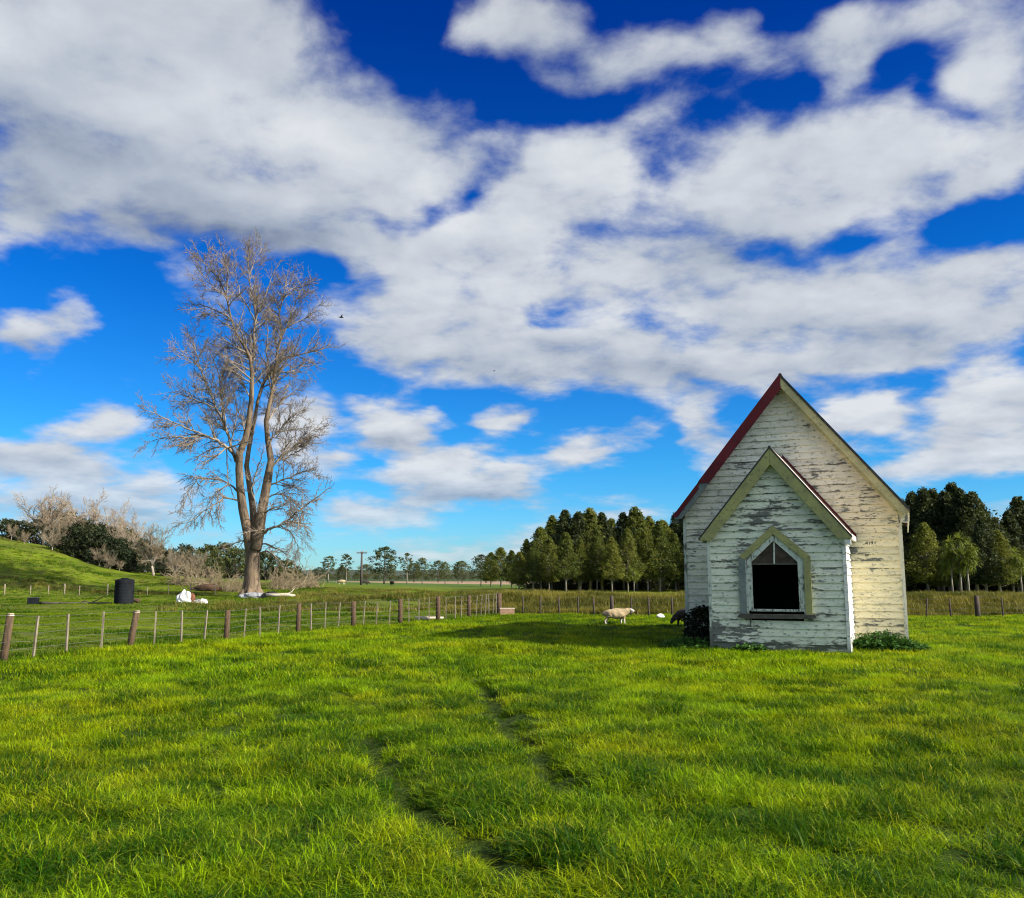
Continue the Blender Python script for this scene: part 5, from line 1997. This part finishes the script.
# ------------------------------------------------------------------ animals
def skin_mesh(name, joints, bones, mat, face_mat=None, face_test=None, sub=2, noise_amp=0.0, seed=1):
    """one continuous body grown from a skeleton with a radius per joint"""
    me = bpy.data.meshes.new(name + '_skeleton')
    names = list(joints)
    me.from_pydata([joints[n][0] for n in names], [(names.index(a), names.index(b)) for a, b in bones], [])
    o = bpy.data.objects.new(name + '_skeleton', me)
    COL.objects.link(o)
    md = o.modifiers.new('skin', 'SKIN')
    md.use_smooth_shade = True
    for i, n in enumerate(names):
        sv = me.skin_vertices[0].data[i]
        r = joints[n][1]
        sv.radius = r if hasattr(r, '__len__') else (r, r)
        sv.use_root = (i == 0)
    ss = o.modifiers.new('sub', 'SUBSURF')
    ss.levels = ss.render_levels = sub
    dg = bpy.context.evaluated_depsgraph_get()
    new = bpy.data.meshes.new_from_object(o.evaluated_get(dg))
    new.name = name
    bpy.data.objects.remove(o)
    new.materials.clear()
    new.materials.append(mat)
    if face_mat:
        new.materials.append(face_mat)
        for p in new.polygons:
            if face_test(p.center):
                p.material_index = 1
    if noise_amp:
        co = np.empty(len(new.vertices) * 3, dtype=np.float32)
        new.vertices.foreach_get('co', co)
        co = co.reshape(-1, 3)
        nn = np.array([v.normal[:] for v in new.vertices])
        f = fbm(co[:, 0] * 14 + co[:, 2] * 9, co[:, 1] * 14 - co[:, 2] * 7, seed, 2) - .5
        m = np.clip((co[:, 2] - .28) / .1, 0, 1)
        co = co + nn * (f * m * noise_amp)[:, None]
        new.vertices.foreach_set('co', co.astype(np.float32).ravel())
    for p in new.polygons:
        p.use_smooth = True
    new.update()
    return new


def sheep(name, loc, rz, label, wool, face, head_up=True, scale=1.0):
    J = {
        'pelvis': ((-.34, 0, .53), (.24, .25)), 'mid': ((0, 0, .50), (.29, .29)), 'chest': ((.30, 0, .52), (.25, .27)),
        'rump': ((-.50, 0, .55), (.15, .16)), 'tail': ((-.60, 0, .44), .04),
    }
    if head_up:
        J.update({'neck': ((.46, -.03, .62), (.17, .18)), 'poll': ((.60, -.07, .73), (.092, .092)), 'muzzle': ((.68, -.18, .66), (.062, .058)), 'nose': ((.71, -.23, .62), .042)})
    else:
        J.update({'neck': ((.47, .0, .46), (.12, .12)), 'poll': ((.60, -.02, .33), (.085, .085)), 'muzzle': ((.68, -.03, .20), (.058, .055)), 'nose': ((.70, -.03, .13), .038)})
    px, py, pz = J['poll'][0]
    J.update({'earl': ((px - .03, py + .13, pz + .0), .022), 'earr': ((px - .0, py - .13, pz + .0), .022)})
    B = [('pelvis', 'mid'), ('mid', 'chest'), ('chest', 'neck'), ('neck', 'poll'), ('poll', 'muzzle'), ('muzzle', 'nose'), ('pelvis', 'rump'), ('rump', 'tail'), ('poll', 'earl'), ('poll', 'earr')]
    for s, n in ((1, 'l'), (-1, 'r')):
        k = .05 * s
        J['hip' + n] = ((-.38, .11 * s, .42), .095)
        J['knee' + n] = ((-.33 + k, .125 * s, .33), .062)
        J['hock' + n] = ((-.43 + k, .125 * s, .20), .036)
        J['foot' + n] = ((-.40 + k, .125 * s, .02), .032)
        J['sho' + n] = ((.28, .11 * s, .42), .085)
        J['wrist' + n] = ((.28 - k, .115 * s, .20), .036)
        J['hoof' + n] = ((.29 - k, .115 * s, .02), .032)
        B += [('pelvis', 'hip' + n), ('hip' + n, 'knee' + n), ('knee' + n, 'hock' + n), ('hock' + n, 'foot' + n), ('chest', 'sho' + n), ('sho' + n, 'wrist' + n), ('wrist' + n, 'hoof' + n)]
    hx = px - .04
    ft = (lambda c: c.x > hx + .02 or c.z < .26) if head_up else (lambda c: c.x > hx and c.z < pz + .08 or c.z < .24 and c.x < .5)
    me = skin_mesh(name, J, B, M[wool], M[face], ft, 2, .10, 3)
    o = link(name, me)
    o.location = loc
    o.rotation_euler = (0, 0, rz)
    o.scale = (scale, scale, scale * .86)
    tag(o, label, 'sheep')
    for s in (1, -1):
        mb = MB()
        c = Vector(J['poll'][0]).lerp(Vector(J['muzzle'][0]), .35)
        side = Vector((.35, .9 * s, .25)) if head_up else Vector((.4, .9 * s, .2))
        q = c + side.normalized() * .073
        mb.tube([q, q + side.normalized() * .008], [.013, .009], 7)
        mb.build('eye', M['bird'], o)
    return o


p = gpt(616, 622.5, 31.2)
sheep('sheep', p, .06, 'cream woolly sheep standing on the lit grass, head turned to the right', 'wool', 'sheep_face', True, .82)
p = gpt(688, 623.5, 29.6)
sheep('sheep', p, PI + .5, 'dark shaded sheep grazing beside the porch wall of the church', 'dark_wool', 'dark_wool', False, .95)
p = gpt(661, 617, 35)
lump('white_scrap', 'white_sack', p + Vector((0, 0, .06)), (.16, .12, .10), 'small white scrap lying in the grass right of the cream sheep', 'scrap', 31, .3, .3)


p = gpt(341, 588, 112)
sheep('sheep', p, PI, 'tiny pale sheep in the distance left of the power pole', 'wool', 'sheep_face', False, .95)
p = gpt(365, 588, 120)
sheep('sheep', p, .5, 'tiny dark sheep in the distance at the foot of the power pole', 'dark_wool', 'dark_wool', False, 1.0)
p = gpt(392, 588, 122)
sheep('sheep', p, PI / 2 + .4, 'tiny dark sheep in the distance under the broad dome shaped tree', 'dark_wool', 'dark_wool', False, 1.05)


def bird(px, py, d, label, sp):
    y = d
    r = ray(px, py)
    loc = Vector((r[0] / r[1] * y, y, EYE + r[2] / r[1] * y))
    b = empty('bird', loc, .6, label, 'bird')
    mb = MB()
    mb.tube([(-.16, 0, 0), (-.05, 0, .01), (.08, 0, .02), (.16, 0, .03), (.20, 0, .025)], [.012, .045, .05, .03, .006], 8)
    mb.build('body', M['bird'], b, True)
    for s in (-1, 1):
        mb = MB()
        mb.prism([(0.08, 0), (.0, .22), (-.04, sp), (-.08, .22), (-.06, 0)], lambda u, o, z: (u, s * z, .02 + o + .35 * z * (1 - z)), 0, .012)
        mb.build('wing', M['bird'], b)


bird(341, 317.5, 60, 'small dark bird flying right of the big bare tree crown', .42)
bird(494, 371, 140, 'faint small bird flying under the clouds near the middle', .5)

# ------------------------------------------------------------------ plants by the church
def weeds(name, loc, w, d, h, label, seed, n=420, mat='weed_leaf', rz=0.0):
    """clump of broad leaved weeds: leaves on short stalks"""
    r = random.Random(seed)
    root = empty(name, loc, rz, label, 'weeds')
    st, lf = MB(), MB()
    for k in range(n):
        a, q = r.uniform(0, 2 * PI), math.sqrt(r.random())
        x, y = w * q * math.cos(a), d * q * math.sin(a)
        hh = h * (1 - .65 * q * q) * r.uniform(.45, 1.1)
        p0 = Vector((x * .9, y * .9, -.02))
        p1 = Vector((x + r.uniform(-.06, .06), y + r.uniform(-.06, .06), hh))
        st.tube([p0, p1], [.006, .004], 3, cap=False)
        for j in range(5):
            d_ = Vector((r.gauss(0, 1), r.gauss(0, 1), r.gauss(.25, .45))).normalized()
            s = d_.cross(Vector((r.gauss(0, .3), r.gauss(0, .3), 1))).normalized()
            L = r.uniform(.06, .12)
            b = p0.lerp(p1, r.uniform(.45, 1.0))
            lf.poly([b, b + d_ * L * .5 + s * L * .34, b + d_ * L + Vector((0, 0, -L * .2)), b + d_ * L * .5 - s * L * .34], [(0, 1, 2, 3)], r.random())
    st.build('stems', M['weed_leaf'], root)
    lf.build('leaves', M[mat], root)
    return root


q = ch_pt(.62, 1.25)
weeds('weed_clump', (q.x, q.y, 0), .78, .42, .42, 'bright leafy weed clump against the right front wall of the church', 3, 520, rz=-YAW)
q = ch_pt(-1.9, -.22)
weeds('weed_clump', (q.x, q.y, 0), .42, .16, .20, 'small dark weeds under the left half of the porch window', 5, 110, rz=-YAW)
q = ch_pt(-3.25, .15)
weeds('weed_clump', (q.x, q.y, 0), .75, .4, .26, 'leafy weeds on the grass left of the porch corner', 6, 260, rz=-YAW)
q = ch_pt(1.35, 1.75)
weeds('weed_clump', (q.x, q.y, 0), .22, .18, .16, 'small weeds at the right corner of the church', 7, 60, rz=-YAW)
sb = bush(9, .60, .88, mat='shade_leaf', n=130, per=22, leaf=.09)
q = ch_pt(-3.18, 1.15)
put_bush('evergreen_bush', sb, (q.x, q.y, 0), .4, (1.0, .9, 1.0), 'dark shrub in the shaded corner left of the porch', None)


# ------------------------------------------------------------------ grass
def grass_mat(name, dark, light, dry, trans=.35, yellow=None):
    m, nt, b = new_mat(name)
    tint = tone_attr(nt, 'tint', 'INSTANCER')
    tone = tone_attr(nt, 'tone')
    f = mth(nt, 'ADD', tint, mth(nt, 'MULTIPLY', mth(nt, 'SUBTRACT', tone, .5), .85))
    if yellow:                                      # older, yellower sward in broad uneven patches
        pos = world_pos(nt)
        y1 = noise(nt, pos, .33, 3, .6)
        y2 = noise(nt, pos, 2.3, 3, .6)
        yf = mth(nt, 'ADD', mth(nt, 'MULTIPLY', y1.outputs['Fac'], .65), mth(nt, 'MULTIPLY', y2.outputs['Fac'], .35))
        light = mixc(nt, maprange(nt, yf, .44, .60), light, yellow)
    col = mixc(nt, maprange(nt, f, .05, .95), dark, light)
    col = mixc(nt, maprange(nt, tone, .955, .975, 0, .7), col, dry)
    nt.links.new(col, b.inputs['Base Color'])
    b.inputs['Roughness'].default_value = .5
    b.inputs['Specular IOR Level'].default_value = .10
    tr = nt.nodes.new('ShaderNodeBsdfTranslucent')
    nt.links.new(mixc(nt, 1.0, col, (1.25, 1.2, .6), 'MULTIPLY'), tr.inputs[0])
    mx = nt.nodes.new('ShaderNodeMixShader')
    mx.inputs[0].default_value = trans
    nt.links.new(b.outputs[0], mx.inputs[1])
    nt.links.new(tr.outputs[0], mx.inputs[2])
    nt.links.new(mx.outputs[0], nt.nodes['Material Output'].inputs[0])
    return m


def tuft(seed, n, rad, h, w, mat, bend=.6, segs=3):
    r = random.Random(seed)
    mb = MB()
    for k in range(n):
        a, q = r.uniform(0, 2 * PI), math.sqrt(r.random()) * rad
        p = Vector((math.cos(a) * q, math.sin(a) * q, -.02))
        az = r.uniform(0, 2 * PI)
        d = Vector((math.cos(az), math.sin(az), 0))
        s = Vector((-d.y, d.x, 0))
        hh = h * r.uniform(.45, 1.15)
        bd = bend * r.uniform(.15, 1.3)
        ww = w * r.uniform(.7, 1.3)
        prev = None
        tone = r.random()
        vs = []
        for i in range(segs + 1):
            t = i / segs
            c = p + d * (bd * hh * t ** 1.8) + Vector((0, 0, hh * (t - .28 * bd * t ** 2.4)))
            wi = ww * (1 - t ** 1.6) * .5 + .0006
            vs += [c - s * wi, c + s * wi]
        fs = [(2 * i, 2 * i + 1, 2 * i + 3, 2 * i + 2) for i in range(segs)]
        mb.poly(vs, fs, tone)
    me = mb.mesh('tuft', mat, True)
    return me


def scatter(name, pts, scl, rot, var, tint, tufts, label=None):
    """one stuff object: tufts instanced on the listed points by geometry nodes"""
    me = bpy.data.meshes.new(name)
    me.vertices.add(len(pts))
    me.vertices.foreach_set('co', pts.astype(np.float32).ravel())
    for nm, arr, ty in (('scl', scl, 'FLOAT'), ('rot', rot, 'FLOAT'), ('tint', tint, 'FLOAT')):
        a = me.attributes.new(nm, ty, 'POINT')
        a.data.foreach_set('value', arr.astype(np.float32))
    a = me.attributes.new('var', 'INT', 'POINT')
    a.data.foreach_set('value', var.astype(np.int32))
    o = link(name, me)
    col = bpy.data.collections.new(name + '_tufts')
    for i, t in enumerate(tufts):
        q = bpy.data.objects.new('%s_tuft_%02d' % (name, i), t)
        col.objects.link(q)
    g = bpy.data.node_groups.new(name, 'GeometryNodeTree')
    g.interface.new_socket('Geometry', in_out='INPUT', socket_type='NodeSocketGeometry')
    g.interface.new_socket('Geometry', in_out='OUTPUT', socket_type='NodeSocketGeometry')
    gi, go = g.nodes.new('NodeGroupInput'), g.nodes.new('NodeGroupOutput')
    ci = g.nodes.new('GeometryNodeCollectionInfo')
    ci.inputs['Collection'].default_value = col
    ci.inputs['Separate Children'].default_value = True
    ci.inputs['Reset Children'].default_value = True
    ip = g.nodes.new('GeometryNodeInstanceOnPoints')
    ip.inputs['Pick Instance'].default_value = True

    def attr(nm, ty):
        n = g.nodes.new('GeometryNodeInputNamedAttribute')
        n.data_type = ty
        n.inputs['Name'].default_value = nm
        return n.outputs[0]
    cx = g.nodes.new('ShaderNodeCombineXYZ')
    g.links.new(attr('rot', 'FLOAT'), cx.inputs[2])
    e2r = g.nodes.new('FunctionNodeEulerToRotation')
    g.links.new(cx.outputs[0], e2r.inputs[0])
    sc = g.nodes.new('ShaderNodeCombineXYZ')
    s = attr('scl', 'FLOAT')
    for i in range(3):
        g.links.new(s, sc.inputs[i])
    g.links.new(gi.outputs[0], ip.inputs['Points'])
    g.links.new(ci.outputs[0], ip.inputs['Instance'])
    g.links.new(attr('var', 'INT'), ip.inputs['Instance Index'])
    g.links.new(e2r.outputs[0], ip.inputs['Rotation'])
    g.links.new(sc.outputs[0], ip.inputs['Scale'])
    g.links.new(ip.outputs[0], go.inputs[0])
    md = o.modifiers.new('grass', 'NODES')
    md.node_group = g
    tag(o, label, kind='stuff')
    return o


def church_mask(x, y, m=.0):
    dx, dy = x - CH.x, y - CH.y
    u = dx * math.cos(YAW) - dy * math.sin(YAW)
    v = dx * math.sin(YAW) + dy * math.cos(YAW)
    inp = (u > PW0 - m) & (u < PW1 + m) & (v > -m) & (v < DM + .2)
    inm = (u > MW0 - m) & (u < MW1 + m) & (v > DM - m) & (v < DM + LEN + m)
    return inp | inm


NPR = np.random.default_rng(12)


BACK = 9.0          # the cover starts this far behind the camera, so that a step aside still stands in grass


def wedge(y0, y1, dens, t0=-.72, t1=.72):
    """random ground points in the wedge t0<x/y<t1, y0<y<y1 with even density per square metre"""
    a, b = y0 + BACK, y1 + BACK
    n = int((t1 - t0) * (b * b - a * a) / 2 * dens)
    r = np.sqrt(NPR.uniform(a * a, b * b, n))
    return r * NPR.uniform(t0, t1, n), r - BACK


def meadow():
    gm = grass_mat('meadow_blade', (.020, .076, .0008), (.31, .475, .0015), (.46, .42, .05), .38, (.45, .50, .002))
    fine = [tuft(200 + i, 70, .12, .105, .0052, gm, 1.5) for i in range(8)]
    wide = [tuft(220 + i, 60, .20, .12, .008, gm, 1.3, 2) for i in range(6)]
    X, Y, V = [], [], []
    for (a, b, dens, vs) in ((-3, 9, 80, (0, 8)), (9, 14, 60, (0, 8)), (14, 24, 28, (8, 14)), (24, 46, 15, (8, 14))):
        x, y = wedge(a, b, dens)
        X.append(x)
        Y.append(y)
        V.append(NPR.integers(vs[0], vs[1], len(x)))
    x, y, v = np.concatenate(X), np.concatenate(Y), np.concatenate(V)
    keep = x > np.where(y < _fy[0], _fx[0] - (_fy[0] - y) * .25, fence_x(y)) - .15
    keep &= y < bank_y(x) - 3.4 + NPR.normal(0, .3, len(x))
    keep &= ~church_mask(x, y, .03)
    rd = rut_dist(x, y)
    patch = sstep(.34, .6, fbm(x * 1.1, y * 1.1, 21, 2))
    keep &= NPR.random(len(x)) > np.exp(-(rd / .12) ** 2) * .22 * patch
    x, y, v, rd, patch = x[keep], y[keep], v[keep], rd[keep], patch[keep]
    z = height(x, y)
    lushness = fbm(x / .8, y / .8, 41, 3)
    big = fbm(x / 5.5, y / 5.5, 43, 3)
    scl = .45 + .85 * lushness + .30 * NPR.random(len(x))
    scl *= 1 - .56 * np.exp(-(rd / .22) ** 2) * patch
    # dark lush clumps (dung patches) and yellower worn ground
    clump = sstep(.60, .70, fbm(x / .36, y / .36, 47, 3))
    scl *= 1 + .35 * clump
    scl = np.clip(scl, .35, 1.5)
    near = sstep(14, 6, y)
    tint = \
        .54 + .55 * (big - .5) + 1.0 * (fbm(x / .38, y / .38, 49, 3) - .5) - .50 * clump - .10 * near + NPR.normal(0, .20, len(x))
    tint = np.clip(tint - .22 * np.exp(-(rd / .16) ** 2) * patch, 0, 1)  # grass tint lowered in the ruts as painted shadow
    scatter('meadow_grass', np.stack([x, y, z], 1), scl, NPR.uniform(0, 6.28, len(x)), v, tint, fine + wide)


meadow()


def paddock():
    gm = grass_mat('paddock_blade', (.032, .085, .002), (.175, .245, .004), (.30, .22, .07), .4)
    tf = [tuft(260 + i, 40, .22, .10, .016, gm, .9, 2) for i in range(6)]
    x, y = wedge(4, 42, 14, -.95, .05)
    x2, y2 = wedge(42, 92, 3.2, -.75, .12)
    x, y = np.concatenate([x, x2]), np.concatenate([y, y2])
    keep = (x < np.where(y < _fy[0], _fx[0] - (_fy[0] - y) * .25, fence_x(y)) + .25) | (y > 45)
    keep &= ~((x > -3) & (y > bank_y(x) - 3))
    tx, ty = gpt(251, 598, 70).xy
    keep &= np.hypot(x - tx, y - ty) > 1.0
    x, y = x[keep], y[keep]
    z = height(x, y)
    n1 = fbm(x / 2.2, y / 1.6, 51, 3)
    scl = (.45 + .9 * sstep(.45, .8, n1) + .25 * NPR.random(len(x))) * np.where(y > 42, 1.5, 1.0)
    tint = np.clip(.5 + 1.2 * (fbm(x / 6, y / 5, 53, 3) - .5) - .5 * sstep(.55, .75, n1) + NPR.normal(0, .12, len(x)), 0, 1)
    scatter('paddock_grass', np.stack([x, y, z], 1), scl, NPR.uniform(0, 6.28, len(x)), NPR.integers(0, 6, len(x)), tint, tf)


paddock()


def rank():
    """rough dry tussock on the bank behind the back fence and on the hummocks"""
    gm = grass_mat('rank_blade', (.060, .075, .012), (.26, .23, .045), (.36, .26, .11), .3)
    tf = [tuft(300 + i, 44, .26, .34, .018, gm, 1.0, 3) for i in range(6)]
    n = 9000
    x = NPR.uniform(-3, 44, n)
    y = bank_y(x) + NPR.uniform(-2.7, 6.5, n)
    n2 = 6500
    x2 = NPR.uniform(-26, 1, n2)
    y2 = NPR.uniform(43, 90, n2)
    k = sstep(.42, .62, fbm(x2 / 6, y2 / 4, 31, 3)) * sstep(-19, -12, x2) > NPR.random(n2)
    x2, y2 = x2[k], y2[k]
    x3 = NPR.uniform(-62, -24, 4200)
    y3 = NPR.uniform(72, 104, 4200)
    k = sstep(.45, .66, fbm(x3 / 14, y3 / 10, 35, 3)) > NPR.random(len(x3))
    x, y = np.concatenate([x, x2, x3[k]]), np.concatenate([y, y2, y3[k]])
    z = height(x, y)
    g = fbm(x / 1.3, y / 1.1, 57, 3)
    scl = np.clip(.35 + 1.0 * g + .25 * NPR.random(len(x)), .35, 1.4) * np.where(y > 70, .8, 1)
    tint = np.clip(.45 + 1.5 * (fbm(x / 2.2, y / 1.4, 59, 3) - .5) + NPR.normal(0, .18, len(x)), 0, 1)
    scatter('rank_grass', np.stack([x, y, z], 1), scl, NPR.uniform(0, 6.28, len(x)), NPR.integers(0, 6, len(x)), tint, tf)


rank()
